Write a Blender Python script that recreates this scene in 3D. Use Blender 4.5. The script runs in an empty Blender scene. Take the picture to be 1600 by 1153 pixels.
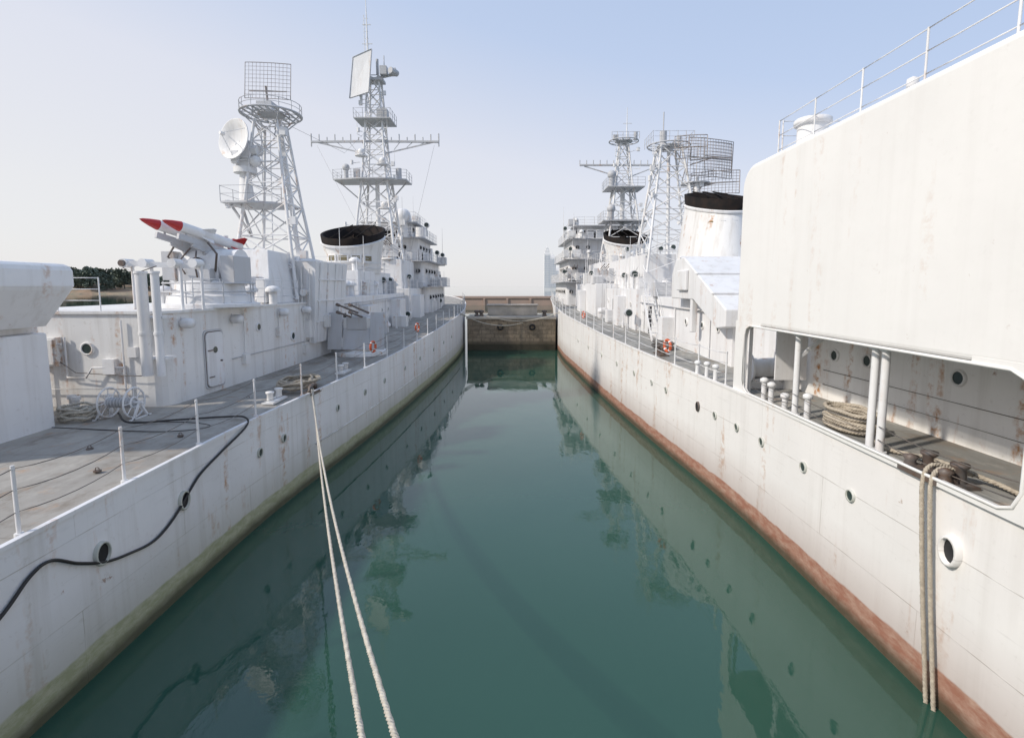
import bpy,bmesh,math,random
import numpy as np
from mathutils import Vector,Matrix
from mathutils import noise as nz_
random.seed(7)
S=bpy.context.scene; COL=S.collection
V=Vector
ORG={}
# ------------------------------------------------------------------ materials
def mkmat(name):
    m=bpy.data.materials.new(name); m.use_nodes=True
    return m,m.node_tree,m.node_tree.nodes['Principled BSDF']
class NT:
    def __init__(s,nt):
        s.nt=nt; s.geo=nt.nodes.new('ShaderNodeNewGeometry'); s.pos=s.geo.outputs['Position']
    def mul(s,sc):
        n=s.nt.nodes.new('ShaderNodeVectorMath'); n.operation='MULTIPLY'
        s.nt.links.new(s.pos,n.inputs[0]); n.inputs[1].default_value=sc; return n.outputs[0]
    def noise(s,vec,scale,detail=4,rough=.55):
        n=s.nt.nodes.new('ShaderNodeTexNoise'); s.nt.links.new(vec,n.inputs['Vector'])
        n.inputs['Scale'].default_value=scale; n.inputs['Detail'].default_value=detail
        n.inputs['Roughness'].default_value=rough; return n.outputs['Fac']
    def rng(s,f,a,b,c=0,d=1):
        n=s.nt.nodes.new('ShaderNodeMapRange'); n.clamp=True; s.nt.links.new(f,n.inputs[0])
        for i,x in zip((1,2,3,4),(a,b,c,d)): n.inputs[i].default_value=x
        return n.outputs[0]
    def math(s,op,a,b):
        n=s.nt.nodes.new('ShaderNodeMath'); n.operation=op
        for i,x in enumerate((a,b)):
            if isinstance(x,(int,float)): n.inputs[i].default_value=x
            else: s.nt.links.new(x,n.inputs[i])
        return n.outputs[0]
    def mix(s,f,a,b):
        n=s.nt.nodes.new('ShaderNodeMix'); n.data_type='RGBA'
        for i,x in ((0,f),(6,a),(7,b)):
            if isinstance(x,(int,float)): n.inputs[i].default_value=x
            elif isinstance(x,tuple): n.inputs[i].default_value=(x[0],x[1],x[2],1)
            else: s.nt.links.new(x,n.inputs[i])
        return n.outputs[2]
    def bump(s,h,st,dist,norm=None):
        n=s.nt.nodes.new('ShaderNodeBump'); s.nt.links.new(h,n.inputs['Height'])
        n.inputs['Strength'].default_value=st; n.inputs['Distance'].default_value=dist
        if norm: s.nt.links.new(norm,n.inputs['Normal'])
        return n.outputs[0]
    def comb(s,a,b,c=None):
        sp=s.nt.nodes.new('ShaderNodeSeparateXYZ'); s.nt.links.new(s.pos,sp.inputs[0])
        co=s.nt.nodes.new('ShaderNodeCombineXYZ')
        s.nt.links.new(sp.outputs[a],co.inputs[0]); s.nt.links.new(sp.outputs[b],co.inputs[1])
        return co.outputs[0],sp
def paint(name,base,rough=.5,dirt=.3,rust=0.,band=0,bandcol=None,band2=None,seams=False,dirtcol=(.38,.34,.29),big=.9,planks=False,rth=.57):
    m,nt,bs=mkmat(name); t=NT(nt)
    c=t.mix(t.rng(t.noise(t.pos,.4,5),.38,.66),base,tuple(x*big for x in base))
    c=t.mix(t.math('MULTIPLY',t.rng(t.noise(t.pos,1.7,6,.7),.5,.7),.5),c,tuple(x*(big+.04) for x in base))
    st=t.noise(t.mul((2.6,2.6,.16)),1.,5,.6)
    c=t.mix(t.math('MULTIPLY',t.rng(st,.50,.78),dirt),c,dirtcol)
    sp=t.noise(t.pos,7,6,.65)
    c=t.mix(t.math('MULTIPLY',t.rng(sp,.6,.78),dirt),c,dirtcol)
    norm=t.bump(t.noise(t.pos,1.3,3),.3,.04)
    if seams:
        vec,_=t.comb(1,2)
        br=nt.nodes.new('ShaderNodeTexBrick'); nt.links.new(vec,br.inputs['Vector'])
        br.inputs['Scale'].default_value=1; br.inputs['Brick Width'].default_value=5.3; br.inputs['Row Height'].default_value=1.27
        br.inputs['Mortar Size'].default_value=.010; br.inputs['Mortar Smooth'].default_value=.5
        brk=t.math('MULTIPLY',br.outputs['Fac'],t.rng(t.noise(t.pos,1.5,4),.4,.6,.08,.55))
        c=t.mix(brk,c,(.30,.26,.21))
        norm=t.bump(br.outputs['Fac'],.35,.012,norm)
        sc=t.noise(t.mul((1,.5,9)),1.5,5,.7)
        c=t.mix(t.math('MULTIPLY',t.rng(sc,.60,.75),.4),c,tuple(x*.58 for x in base))
    if planks:
        vec,_=t.comb(0,1)
        br=nt.nodes.new('ShaderNodeTexBrick'); nt.links.new(vec,br.inputs['Vector'])
        br.inputs['Scale'].default_value=1; br.inputs['Brick Width'].default_value=1.6; br.inputs['Row Height'].default_value=3.6
        br.inputs['Mortar Size'].default_value=.012; br.inputs['Mortar Smooth'].default_value=.4
        c=t.mix(t.math('MULTIPLY',br.outputs['Fac'],.45),c,(.12,.10,.085)); norm=t.bump(br.outputs['Fac'],.4,.012,norm)
        pt=t.noise(t.mul((1.2,.5,1)),1.1,7,.7)
        c=t.mix(t.rng(pt,.5,.68,0,.6),c,(.52,.49,.44)); c=t.mix(t.rng(pt,.44,.33,0,.65),c,(.19,.155,.12))
    if rust:
        a=t.rng(t.noise(t.mul((1.9,1.9,.22)),1.,4),rth,rth+.11)
        b=t.rng(t.noise(t.pos,4.5,5,.7),.45,.62)
        c=t.mix(t.math('MULTIPLY',t.math('MULTIPLY',a,b),rust),c,(.44,.21,.075))
        d=t.rng(t.noise(t.pos,2.3,8,.75),.655,.71)
        c=t.mix(t.math('MULTIPLY',d,rust),c,(.27,.12,.05))
    if band:
        _,sx=t.comb(1,2)
        wob=t.math('ADD',sx.outputs[2],t.math('MULTIPLY',t.noise(t.pos,1.2,4),.16))
        g=t.rng(wob,band+.1,band+1.3,.36,0)
        c=t.mix(g,c,tuple(x*.75 for x in bandcol))
        f=t.rng(wob,band+.12,band+.08,0,1)
        bc=t.mix(t.rng(t.noise(t.mul((1.5,1.5,4)),1.8,8,.75),.42,.66),bandcol,band2)
        c=t.mix(t.math('MULTIPLY',f,.92),c,bc)
        c=t.mix(t.rng(wob,.42,.2,0,.85),c,(.06,.06,.038))
    nt.links.new(c,bs.inputs['Base Color']); nt.links.new(norm,bs.inputs['Normal'])
    bs.inputs['Roughness'].default_value=rough; bs.inputs['Specular IOR Level'].default_value=.3
    return m
def simple(name,col,rough=.6,metal=0,var=.25,scale=3,bump=.2,col2=None,bd=.02,spec=.5):
    m,nt,bs=mkmat(name); t=NT(nt)
    n=t.noise(t.pos,scale,6,.65)
    c=t.mix(t.rng(n,.35,.68),col,col2 if col2 else tuple(x*(1-var) for x in col))
    nt.links.new(c,bs.inputs['Base Color']); nt.links.new(t.bump(n,bump,bd),bs.inputs['Normal'])
    bs.inputs['Roughness'].default_value=rough; bs.inputs['Metallic'].default_value=metal
    bs.inputs['Specular IOR Level'].default_value=spec
    return m
M_wh=paint('white_paint',(.79,.785,.785),dirt=.36,rust=.5)
M_wh2=paint('white_paint_rusty',(.78,.77,.755),dirt=.48,rust=.95)
M_blk=paint('white_paint_clean',(.80,.785,.76),rough=.65,dirt=.10,rust=.28,big=.95)
M_hl=paint('hull_paint_green_boot',(.79,.785,.80),dirt=.40,rust=.75,band=.55,bandcol=(.34,.36,.22),band2=(.52,.53,.40),seams=True)
M_hr=paint('hull_paint_red_boot',(.81,.785,.76),rough=.6,dirt=.2,rust=.65,band=.58,bandcol=(.34,.14,.085),band2=(.50,.32,.24),seams=True,big=.94)
M_gr=paint('grey_paint',(.53,.535,.55),dirt=.4,rust=.6)
M_deck=paint('deck_paint',(.38,.355,.32),rough=.8,dirt=.5,rust=.4,dirtcol=(.16,.135,.105),big=.75,planks=True)
M_deck2=paint('deck_paint_grey',(.32,.315,.295),rough=.8,dirt=.5,rust=.3,dirtcol=(.15,.135,.12),big=.7,planks=True)
M_soot=simple('soot_black',(.007,.0065,.0065),.8,col2=(.022,.014,.011),scale=2,spec=.2)
M_dark=simple('dark_interior',(.015,.015,.017),.6)
M_glass=simple('dark_glass',(.04,.06,.055),.12,bump=0)
M_green=simple('porthole_rim_paint',(.40,.41,.36),.45,col2=(.60,.60,.56))
M_steel=simple('bare_steel',(.13,.12,.115),.5,col2=(.12,.07,.045),scale=5)
M_rope=simple('mooring_rope',(.52,.46,.37),.9,col2=(.34,.29,.23),scale=14,bump=.6)
M_rope2=simple('pale_rope',(.58,.54,.47),.9,col2=(.38,.35,.29),scale=14,bump=.6)
M_rub=simple('black_rubber',(.02,.018,.018),.5)
M_red=simple('red_paint',(.50,.03,.03),.4,col2=(.38,.03,.03))
M_or=simple('orange_buoy',(.65,.13,.05),.5)
M_wire=simple('dark_wire',(.10,.10,.10),.5,col2=(.16,.13,.11))
M_mesh=simple('antenna_mesh',(.42,.40,.39),.6,col2=(.28,.22,.19),scale=1.5)
M_yel=simple('old_window_pane',(.20,.17,.10),.2,bump=0)
M_conc=simple('pale_concrete',(.50,.45,.39),.85,col2=(.38,.34,.28),scale=1.2)
M_haze=simple('far_wall_haze_tint',(.84,.83,.83),.9,var=.04)  # distance haze painted in: wall base colour lightened, no haze volume
M_haze2=simple('far_window_haze_tint',(.70,.72,.76),.8,var=.05)  # window bands paled too, haze is part of their colour
M_fol=simple('foliage_haze_tint',(.10,.125,.095),.9,col2=(.15,.17,.13),scale=.4)  # leaf green greyed so the colour itself carries the distance haze
M_trunk=simple('bark',(.14,.12,.10),.9)
M_cliff=simple('cliff_rock',(.38,.25,.17),.95,col2=(.19,.19,.14),scale=.09,bump=.6,bd=1.2)
M_brk=simple('breakwater_stone',(.42,.30,.24),.9,col2=(.36,.27,.22),scale=.4)
def stone():
    m,nt,bs=mkmat('quay_stone'); t=NT(nt); vec,sx=t.comb(0,2)
    br=nt.nodes.new('ShaderNodeTexBrick'); nt.links.new(vec,br.inputs['Vector'])
    br.inputs['Scale'].default_value=1; br.inputs['Brick Width'].default_value=.9; br.inputs['Row Height'].default_value=.42
    br.inputs['Mortar Size'].default_value=.02
    br.inputs['Color1'].default_value=(.36,.285,.20,1); br.inputs['Color2'].default_value=(.26,.205,.15,1); br.inputs['Mortar'].default_value=(.13,.10,.075,1)
    n=t.noise(t.pos,2.2,6,.7)
    c=t.mix(t.rng(n,.42,.68),br.outputs['Color'],(.15,.12,.085))
    wob=t.math('ADD',sx.outputs[2],t.math('MULTIPLY',n,.5))
    c=t.mix(t.rng(wob,1.25,.8,0,.9),c,(.05,.046,.03))
    nt.links.new(c,bs.inputs['Base Color']); nt.links.new(t.bump(n,.6,.05),bs.inputs['Normal'])
    bs.inputs['Roughness'].default_value=.9; return m
M_stone=stone()
def water():
    m,nt,bs=mkmat('harbour_water'); t=NT(nt)
    n0=t.noise(t.pos,.06,3)
    c=t.mix(t.rng(n0,.35,.65),(.022,.070,.049),(.032,.088,.064))
    nt.links.new(c,bs.inputs['Base Color'])
    a=t.noise(t.mul((1.,.5,1)),.9,3,.5); b=t.noise(t.mul((1,.6,1)),4.2,3,.6)
    h=t.math('ADD',a,t.math('MULTIPLY',b,.22))
    k=t.rng(t.noise(t.mul((1,.4,1)),.16,3),.35,.65,.3,1.)
    nt.links.new(t.bump(t.math('MULTIPLY',h,k),.3,.04),bs.inputs['Normal'])
    bs.inputs['Roughness'].default_value=.02; bs.inputs['IOR'].default_value=1.52
    return m
M_water=water()
# ------------------------------------------------------------------ builder
def basis(d):
    d=V(d).normalized(); u=d.cross(V((0,0,1)))
    if u.length<1e-3: u=V((1,0,0))
    u.normalize(); w=u.cross(d).normalized(); return d,u,w
def place(o,org,parent):
    ORG[o.name]=V(org)
    if parent is not None:
        o.parent=parent; o.location=V(org)-ORG[parent.name]
    else: o.location=V(org)
class B:
    def __init__(s,*mats): s.v=[];s.f=[];s.mi=[];s.sm=[];s.mats=list(mats);s.k=0
    def mt(s,m):
        if m not in s.mats: s.mats.append(m)
        s.k=s.mats.index(m); return s
    def add(s,vs,fs,sm=False):
        o=len(s.v); s.v+=[tuple(v) for v in vs]
        for f in fs: s.f.append([i+o for i in f]); s.mi.append(s.k); s.sm.append(sm)
    def box(s,x0,x1,y0,y1,z0,z1):
        s.add([(x,y,z) for x in (x0,x1) for y in (y0,y1) for z in (z0,z1)],
              [(0,1,3,2),(4,6,7,5),(0,4,5,1),(2,3,7,6),(0,2,6,4),(1,5,7,3)])
    def hexa(s,a,b):
        s.add(list(a)+list(b),[(0,3,2,1),(4,5,6,7)]+[(i,(i+1)%4,4+(i+1)%4,4+i) for i in range(4)])
    def beam(s,p,q,w,h=None,end=None):
        h=h or w; d,u,t=basis(V(q)-V(p)); p=V(p);q=V(q)
        r=[(-1,-1),(1,-1),(1,1),(-1,1)]
        s.hexa([p+u*a*w/2+t*b*h/2 for a,b in r],[q+u*a*w/2*(end or 1)+t*b*h/2*(end or 1) for a,b in r])
    def cyl(s,p,q,r,r2=None,n=10,cap=True,sm=True):
        r2=r if r2 is None else r2; p=V(p);q=V(q); d,u,t=basis(q-p)
        cs=[(math.cos(2*math.pi*i/n),math.sin(2*math.pi*i/n)) for i in range(n)]
        vs=[p+(u*c+t*e)*r for c,e in cs]+[q+(u*c+t*e)*r2 for c,e in cs]
        s.add(vs,[(i,(i+1)%n,n+(i+1)%n,n+i) for i in range(n)],sm)
        if cap: s.add(vs,[tuple(range(n))[::-1],tuple(range(n,2*n))])
    def lathe(s,c,ax,prof,n=20,sm=True):
        c=V(c); d,u,t=basis(ax); vs=[];fs=[]
        for r,h in prof:
            for i in range(n):
                a=2*math.pi*i/n; vs.append(c+d*h+(u*math.cos(a)+t*math.sin(a))*max(r,1e-3))
        for k in range(len(prof)-1):
            for i in range(n): fs.append((k*n+i,k*n+(i+1)%n,(k+1)*n+(i+1)%n,(k+1)*n+i))
        s.add(vs,fs,sm)
    def ball(s,c,r,n=12,sc=1):
        s.lathe(c,(0,0,1),[(r*math.sin(math.pi*k/8),-r*sc*math.cos(math.pi*k/8)) for k in range(9)],n)
    def torus(s,c,ax,R,r,n=20,m=8):
        s.lathe(c,ax,[(R+r*math.cos(2*math.pi*k/m),r*math.sin(2*math.pi*k/m)) for k in range(m+1)],n)
    def tube(s,pts,r,n=6,closed=False):
        pts=[V(p) for p in pts]; N=len(pts); vs=[];fs=[]; up=None
        for i,p in enumerate(pts):
            a=pts[(i-1)%N] if (closed or i>0) else p; b=pts[(i+1)%N] if (closed or i<N-1) else p
            d=(b-a); d=d.normalized() if d.length>1e-6 else V((0,1,0))
            if up is None: _,u,w=basis(d)
            else:
                u=up-d*up.dot(d)
                if u.length<1e-4: _,u,w=basis(d)
                u.normalize(); w=d.cross(u)
            up=u
            for k in range(n):
                t=2*math.pi*k/n; vs.append(p+(u*math.cos(t)+w*math.sin(t))*r)
        for i in range(N if closed else N-1):
            j=(i+1)%N
            for k in range(n): fs.append((i*n+k,i*n+(k+1)%n,j*n+(k+1)%n,j*n+k))
        if not closed: fs+= [tuple(range(n)),tuple(range((N-1)*n,N*n))]
        s.add(vs,fs,True)
    def prism(s,poly,z0,z1,poly2=None):
        p2=poly2 or poly; n=len(poly)
        s.add([(x,y,z0) for x,y in poly]+[(x,y,z1) for x,y in p2],
              [(i,(i+1)%n,n+(i+1)%n,n+i) for i in range(n)]+[tuple(range(n))[::-1],tuple(range(n,2*n))])
    def extr(s,pts,vec):
        n=len(pts); pts=[V(p) for p in pts]
        s.add(pts+[p+V(vec) for p in pts],[(i,(i+1)%n,n+(i+1)%n,n+i) for i in range(n)]+[tuple(range(n))[::-1],tuple(range(n,2*n))])
    def loft(s,secs,sm=False,caps=True):
        n=len(secs[0]); vs=[p for q in secs for p in q]; fs=[]
        for k in range(len(secs)-1):
            for i in range(n): fs.append((k*n+i,k*n+(i+1)%n,(k+1)*n+(i+1)%n,(k+1)*n+i))
        s.add(vs,fs,sm)
        if caps: s.add(secs[0],[tuple(range(n))[::-1]]); s.add(secs[-1],[tuple(range(n))])
    def lattice(s,c0,h0,z0,c1,h1,z1,n,r,rb,both=False):
        def C(i,k):
            t=k/n; x=c0[0]+(c1[0]-c0[0])*t; y=c0[1]+(c1[1]-c0[1])*t; h=h0+(h1-h0)*t; z=z0+(z1-z0)*t
            sx,sy=[(-1,-1),(1,-1),(1,1),(-1,1)][i%4]; return V((x+sx*h,y+sy*h,z))
        for i in range(4):
            s.cyl(C(i,0),C(i,n),r,n=8)
            for k in range(n):
                s.cyl(C(i,k+1),C(i+1,k+1),rb,n=6)
                if k%2==i%2 or both: s.cyl(C(i,k),C(i+1,k+1),rb,n=6)
                if k%2!=i%2 or both: s.cyl(C(i+1,k),C(i,k+1),rb,n=6)
    def grid(s,o,u,v,nu,nv,r,curve=0):
        o=V(o);u=V(u);v=V(v); nn=u.cross(v).normalized()
        P=lambda a,b:o+u*a+v*b+nn*curve*(1-(2*a-1)**2)
        for i in range(nu+1): s.tube([P(i/nu,b/4) for b in range(5)],r*(2 if i in(0,nu) else 1),4)
        for j in range(nv+1): s.tube([P(a/8,j/nv) for a in range(9)],r*(2 if j in(0,nv) else 1),4)
    def rail(s,pts,h=1.0,sp=1.4,nw=3,r=.02,rw=.012,sag=0):
        pts=[V(p) for p in pts]; st=[]
        for a,b in zip(pts[:-1],pts[1:]):
            k=max(1,round((b-a).length/sp)); st+=[a.lerp(b,i/k) for i in range(k)]
        st.append(pts[-1])
        for p in st: s.cyl(p,p+V((0,0,h)),r,n=6)
        for j in range(nw):
            z=h*(j+1)/nw-.02
            for a,b in zip(st[:-1],st[1:]):
                s.tube([a.lerp(b,t/3)+V((0,0,z-sag*(1-(2*t/3-1)**2))) for t in range(4)],rw,4)
    def kit(s,c,h0,z0,h1,z1,n,rnd):
        # small aerials, lamps, junction boxes and brackets clamped to a mast
        for _ in range(n):
            t=rnd.random(); h=h0+(h1-h0)*t; z=z0+(z1-z0)*t; sx=rnd.choice((-1,1)); x=c[0]+sx*h; y=c[1]-h
            L_=rnd.uniform(.25,.8); e=(x+sx*L_,y-.1,z+rnd.uniform(-.1,.2)); s.beam((x,y,z),e,.05)
            k=rnd.random()
            if k<.35: s.box(e[0]-.14,e[0]+.14,e[1]-.14,e[1]+.14,e[2]-.15,e[2]+.2)
            elif k<.65: s.cyl(e,(e[0],e[1],e[2]+rnd.uniform(.5,1.2)),.03,.015,5)
            else: s.cyl((e[0],e[1],e[2]-.1),(e[0],e[1],e[2]+.25),.12,n=8)
    def disc(s,c,r,h,n=20): s.cyl(c,V(c)+V((0,0,h)),r,n=n,sm=False)
    def done(s,name,parent=None,label=None,bevel=0,seg=2,org=None,**kw):
        me=bpy.data.meshes.new(name); vs=np.array([tuple(v) for v in s.v])
        if org is None:
            lo=vs.min(0);hi=vs.max(0); org=((lo[0]+hi[0])/2,(lo[1]+hi[1])/2,lo[2])
        me.from_pydata((vs-np.array(org)).tolist(),[],s.f)
        for m in s.mats: me.materials.append(m)
        bm=bmesh.new(); bm.from_mesh(me)
        for i,f in enumerate(bm.faces): f.material_index=s.mi[i]; f.smooth=s.sm[i]
        bmesh.ops.recalc_face_normals(bm,faces=bm.faces)
        bm.to_mesh(me); bm.free()
        o=bpy.data.objects.new(name,me); COL.objects.link(o); place(o,org,parent)
        if bevel:
            md=o.modifiers.new('bevel','BEVEL'); md.width=bevel; md.segments=seg; md.limit_method='ANGLE'; md.angle_limit=math.radians(40)
        if label: o['label']=label
        for k,v in kw.items(): o[k]=v
        return o
def empty(name,org,label,category,**kw):
    o=bpy.data.objects.new(name,None); COL.objects.link(o); place(o,org,None)
    o['label']=label; o['category']=category
    for k,v in kw.items(): o[k]=v
    return o
def clone(src,org,parent=None):
    o=src.copy(); COL.objects.link(o); place(o,org,parent); return o
def rails(parent,lst,h=1.,sp=1.3,nw=3,r=.02,rw=.012,mat=None):
    for pts in lst:
        b=B(mat or M_wh); b.rail(pts,h,sp,nw,r,rw); b.done('guard_rail',parent)
def rpoly(pts,r,n=5):
    out=[]; N=len(pts)
    for i,p in enumerate(pts):
        p=V(p); rr=r[i] if isinstance(r,(list,tuple)) else r
        a=V(pts[i-1]);b=V(pts[(i+1)%N])
        if rr<=0: out.append(tuple(p)); continue
        pa=p+(a-p).normalized()*rr; pb=p+(b-p).normalized()*rr
        for k in range(n+1):
            t=k/n; q=pa*(1-t)**2+p*2*t*(1-t)+pb*t*t; out.append(tuple(q))
    return out
def rrect(cx,cy,hx,hy,r,z): return [(x,y,z) for x,y in rpoly([(cx-hx,cy-hy),(cx+hx,cy-hy),(cx+hx,cy+hy),(cx-hx,cy+hy)],r)]
# ------------------------------------------------------------------ hull curves
class Ship:
    def __init__(s,cx,sg,stY,stE,stZ,y1):
        s.cx=cx; s.sg=sg
        ys=np.arange(-14,y1,1.); e=np.interp(ys,stY,stE); z=np.interp(ys,stY,stZ)
        for _ in range(4):
            e[1:-1]=(e[:-2]+e[1:-1]*2+e[2:])/4; z[1:-1]=(z[:-2]+z[1:-1]*2+z[2:])/4
        s.ys=ys;s.e=e;s.z=z
    def E(s,y): return s.sg*float(np.interp(y,s.ys,s.e))
    def Z(s,y): return float(np.interp(y,s.ys,s.z))
    def hull(s,mat,parent):
        b=B(mat); secs=[]
        for y,e,z in zip(s.ys,s.e,s.z):
            h=abs(s.cx)-e; k=1-.38*max(0,(y-58)/30)
            pr=[(h,z+.09),(h*(1+(k-1)*.3),z*.72),(h*(1+(k-1)*.6),z*.4),(h*k,0),(h*k*.96,-.8),(h*k*.5,-2.2),(0,-2.6)]
            sec=[(s.cx-s.sg*a,y,q) for a,q in pr]+[(s.cx+s.sg*a,y,q) for a,q in pr[-2::-1]]
            secs.append(sec)
        n=len(secs[0]); vs=[p for q in secs for p in q]; fs=[]
        for k in range(len(secs)-1):
            for i in range(n-1): fs.append((k*n+i,k*n+i+1,(k+1)*n+i+1,(k+1)*n+i))
        b.add(vs,fs,True); b.add(secs[0],[tuple(range(n))])
        return b.done('hull',parent)
    def deck(s,mat,parent):
        b=B(mat); vs=[];fs=[]
        for y,e,z in zip(s.ys,s.e,s.z):
            h=abs(s.cx)-e-.01
            for t in np.linspace(-1,1,7): vs.append((s.cx-s.sg*h*t,y,z+.06*(1-t*t)))
        for k in range(len(s.ys)-1):
            for i in range(6): fs.append((k*7+i,k*7+i+1,(k+1)*7+i+1,(k+1)*7+i))
        b.add(vs,fs,True); return b.done('deck',parent)
    def gunwale(s,mat,parent):
        for sd in (1,-1):
            b=B(mat); vs=[];fs=[]
            for y,e,z in zip(s.ys,s.e,s.z):
                h=abs(s.cx)-e
                for dx,dz in ((.025,.03),(.025,.10),(-.07,.10),(-.07,-.02)): vs.append((s.cx-s.sg*sd*(h+dx),y,z+dz))
            for k in range(len(s.ys)-1):
                for i in range(4): fs.append((k*4+i,k*4+(i+1)%4,(k+1)*4+(i+1)%4,(k+1)*4+i))
            b.add(vs,fs,False); b.done('gunwale',parent)
def porthole(parent,p,n,r,rim,name='porthole',depth=.04,sq=1.,rw=1.32):
    b=B(rim); p=V(p); d,u,t=basis(n)
    b.lathe(p,n,[(r,-.02),(r*1.0,depth),(r*rw,depth*.8),(r*(rw+.04),-.02)],16)
    b.mt(M_dark if name!='porthole' else M_glass); b.cyl(p-d*.02,p+d*.012,r*1.0,n=16)
    if sq!=1:
        for i,v in enumerate(b.v):
            w=V(v)-p; b.v[i]=tuple(p+w+t*(w.dot(t)*(sq-1)))
    return b.done(name,parent,org=p)
# ================================================================== LEFT SHIP
L=Ship(-13.0,-1,[-14,0,8,14,20,26,36,46,55,65,73,80,88],[7.3,7.1,7.1,7.05,6.4,5.9,5.35,5.0,5.1,5.8,6.8,9,12.9],
       [2.9,2.88,2.9,2.92,3.0,3.1,3.4,3.75,4.0,4.3,4.6,4.9,5.2],88.5)
SL=empty('warship',(-13,37,0),'white painted destroyer with missile launcher and tall lattice mast','warship')
hL=L.hull(M_hl,SL); dL=L.deck(M_deck,SL); L.gunwale(M_hl,SL)
for y in (13.8,15.1,18.8,21.5,24,27.5,31,35,39,43): porthole(hL,(L.E(y)+.01,y,2.0+.012*(y-13)),(1,0,0),.11,M_green,rw=1.2)
for y,z in ((8.4,2.02),(10.6,2.02)): porthole(hL,(L.E(y)+.01,y,z),(1,0,0),.14,M_green,'fairlead_opening',.06,1.25,1.2)
b=B(M_hl)
b.tube([(L.E(y)+.02,y,1.25) for y in np.arange(17,50,1.)],.03,5); b.done('rubbing_strake',SL)
b=B(M_wh2)
fp=rpoly([(-16,15.1),(-10.35,15.1),(-9.4,26.6),(-16,26.6)],[0,.55,.2,0])
b.prism(fp,2.85,5.78)
b.prism([(x+(.06 if x>-15 else 0),y-(.06 if y<16 else 0)) for x,y in fp],5.78,5.86)
dh=b.done('deckhouse',SL,label='lower aft deckhouse with rounded corner and portholes')
def door(parent,c,along,nrm,w=.72,h=1.7,mat=M_wh):
    c=V(c);a=V(along).normalized();n=V(nrm).normalized();z=V((0,0,1))
    b=B(M_gr)
    def rp(w,h,off): return [c+a*x+z*y+n*off for x,y in rpoly([(-w/2,0),(w/2,0),(w/2,h),(-w/2,h)],.18)]
    b.extr(rp(w+.14,h+.14,.0),n*.03); b.mt(M_steel); b.extr([p+z*.05 for p in rp(w+.05,h+.03,.03)],n*.006); b.mt(mat); b.extr([p+z*.07 for p in rp(w,h-.02,.036)],n*.04)
    b.mt(M_steel)
    for q in (.4,1.3): b.beam(c+a*(-w*.45)+z*q+n*.09,c+a*(-w*.15)+z*q+n*.09,.03)
    b.cyl(c+a*(w*.3)+z*.9+n*.06,c+a*(w*.3)+z*.9+n*.14,.03,n=8)
    b.mt(M_glass); b.cyl(c+z*1.3+n*.05,c+z*1.3+n*.085,.11,n=14)
    return b.done('door',parent)
wa=V((.95,11.5,0)).normalized(); wn=V((wa.y,-wa.x,0))
wp=lambda y,z,o=0:V((-10.35+.95*(y-15.1)/11.5,y,z))+wn*o
door(dh,wp(17.3,3.15,.0),wa,wn,.85,1.85)
for y,z,r in ((20,5.0,.13),(22.6,4.4,.15),(24.8,4.4,.13)): porthole(dh,wp(y,z,.01),wn,r,M_wh)
porthole(dh,(-12.6,15.08,4.75),(0,-1,0),.15,M_wh2)
b=B(M_wh); b.tube([wp(18.2,4.0,.06),wp(24.5,4.05,.06)],.02)
for y in (18.5,20.5,22.5,24.3): b.cyl(wp(y,4.02,0),wp(y,4.02,.06),.015,n=5)
b.done('handrail',dh)
for y,z in ((19.0,3.9),(21.4,4.7),(23.6,3.7)):
    b=B(M_wh2); p=wp(y,z,0); b.beam(p,p+wn*.16,.3,.36); b.cyl(p+V((0,0,.15))+wn*.06,V((p.x,p.y,5.7))+wn*.06,.02,n=5); b.done('wall_fitting',dh)
for y,z in ((15.9,5.45),(18.4,5.42),(21.6,5.5),(23.6,5.5)):
    b=B(M_wh); p=wp(y,z,.0); b.lathe(p,wn,[(.02,0),(.14,.02),(.16,.12),(.16,.3),(.13,.38),(0,.4)],16); b.beam(p+V((0,0,-.25)),p+V((0,0,.2)),.05); b.done('floodlight',dh)
b=B(M_wh2); b.box(-14.05,-13.35,14.85,15.1,4.25,5.1); b.box(-14.0,-13.4,14.82,14.85,4.3,5.05)
b.cyl((-14.15,14.95,4.9),(-13.25,14.95,4.9),.03); b.done('junction_box',dh,bevel=.02)
b=B(M_wh)
for x,z0,z1 in ((-13.8,3.0,4.25),(-14.3,3.0,5.7),(-13.2,3.9,5.1),(-11.5,3.0,5.6)): b.cyl((x,15.02,z0),(x,15.02,z1),.03,n=6)
b.tube([(-13.2,15.0,3.9),(-12.6,14.95,3.9),(-12.4,14.95,4.2),(-11.5,15.0,4.2)],.025); b.tube([(-14.4,14.98,3.55),(-11.2,14.98,3.55)],.02)
b.box(-12.1,-11.75,14.95,15.1,4.0,4.45); b.box(-11.35,-11.1,14.98,15.1,4.5,4.8); b.done('pipework',dh)
b=B(M_wire); b.tube([(-13.4,14.98,4.4),(-12.9,14.96,4.05),(-12.1,14.96,4.0),(-11.2,14.96,3.95),(-10.9,15,3.95)],.014); b.done('cable_run',dh)
rails(dh,[[(-16,15.2,5.86),(-12.2,15.2,5.86)]],1.,1.2); rails(dh,[[(-10.3,16.6,5.86),(-9.55,26.2,5.86)]],1.,1.3)
for x,y,r_ in ((-10.62,14.75,.15),(-10.2,14.72,.11)):
    b=B(M_wh); b.cyl((x,y,4.0),(x,y,6.95),r_,n=14); b.cyl((x,y,6.95),(x,y,7.02),r_+.025,n=14); b.cyl((x,y,5.2),(x,y,5.28),r_+.02,n=14)
    b.beam((x,y,4.5),(x,y+.5,4.5),.28,.07); b.beam((x,y,5.7),(x,y+.45,5.7),.28,.07); b.done('vertical_tube',SL,label='tall white vertical tube on the deckhouse corner')
b=B(M_wh)
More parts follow.
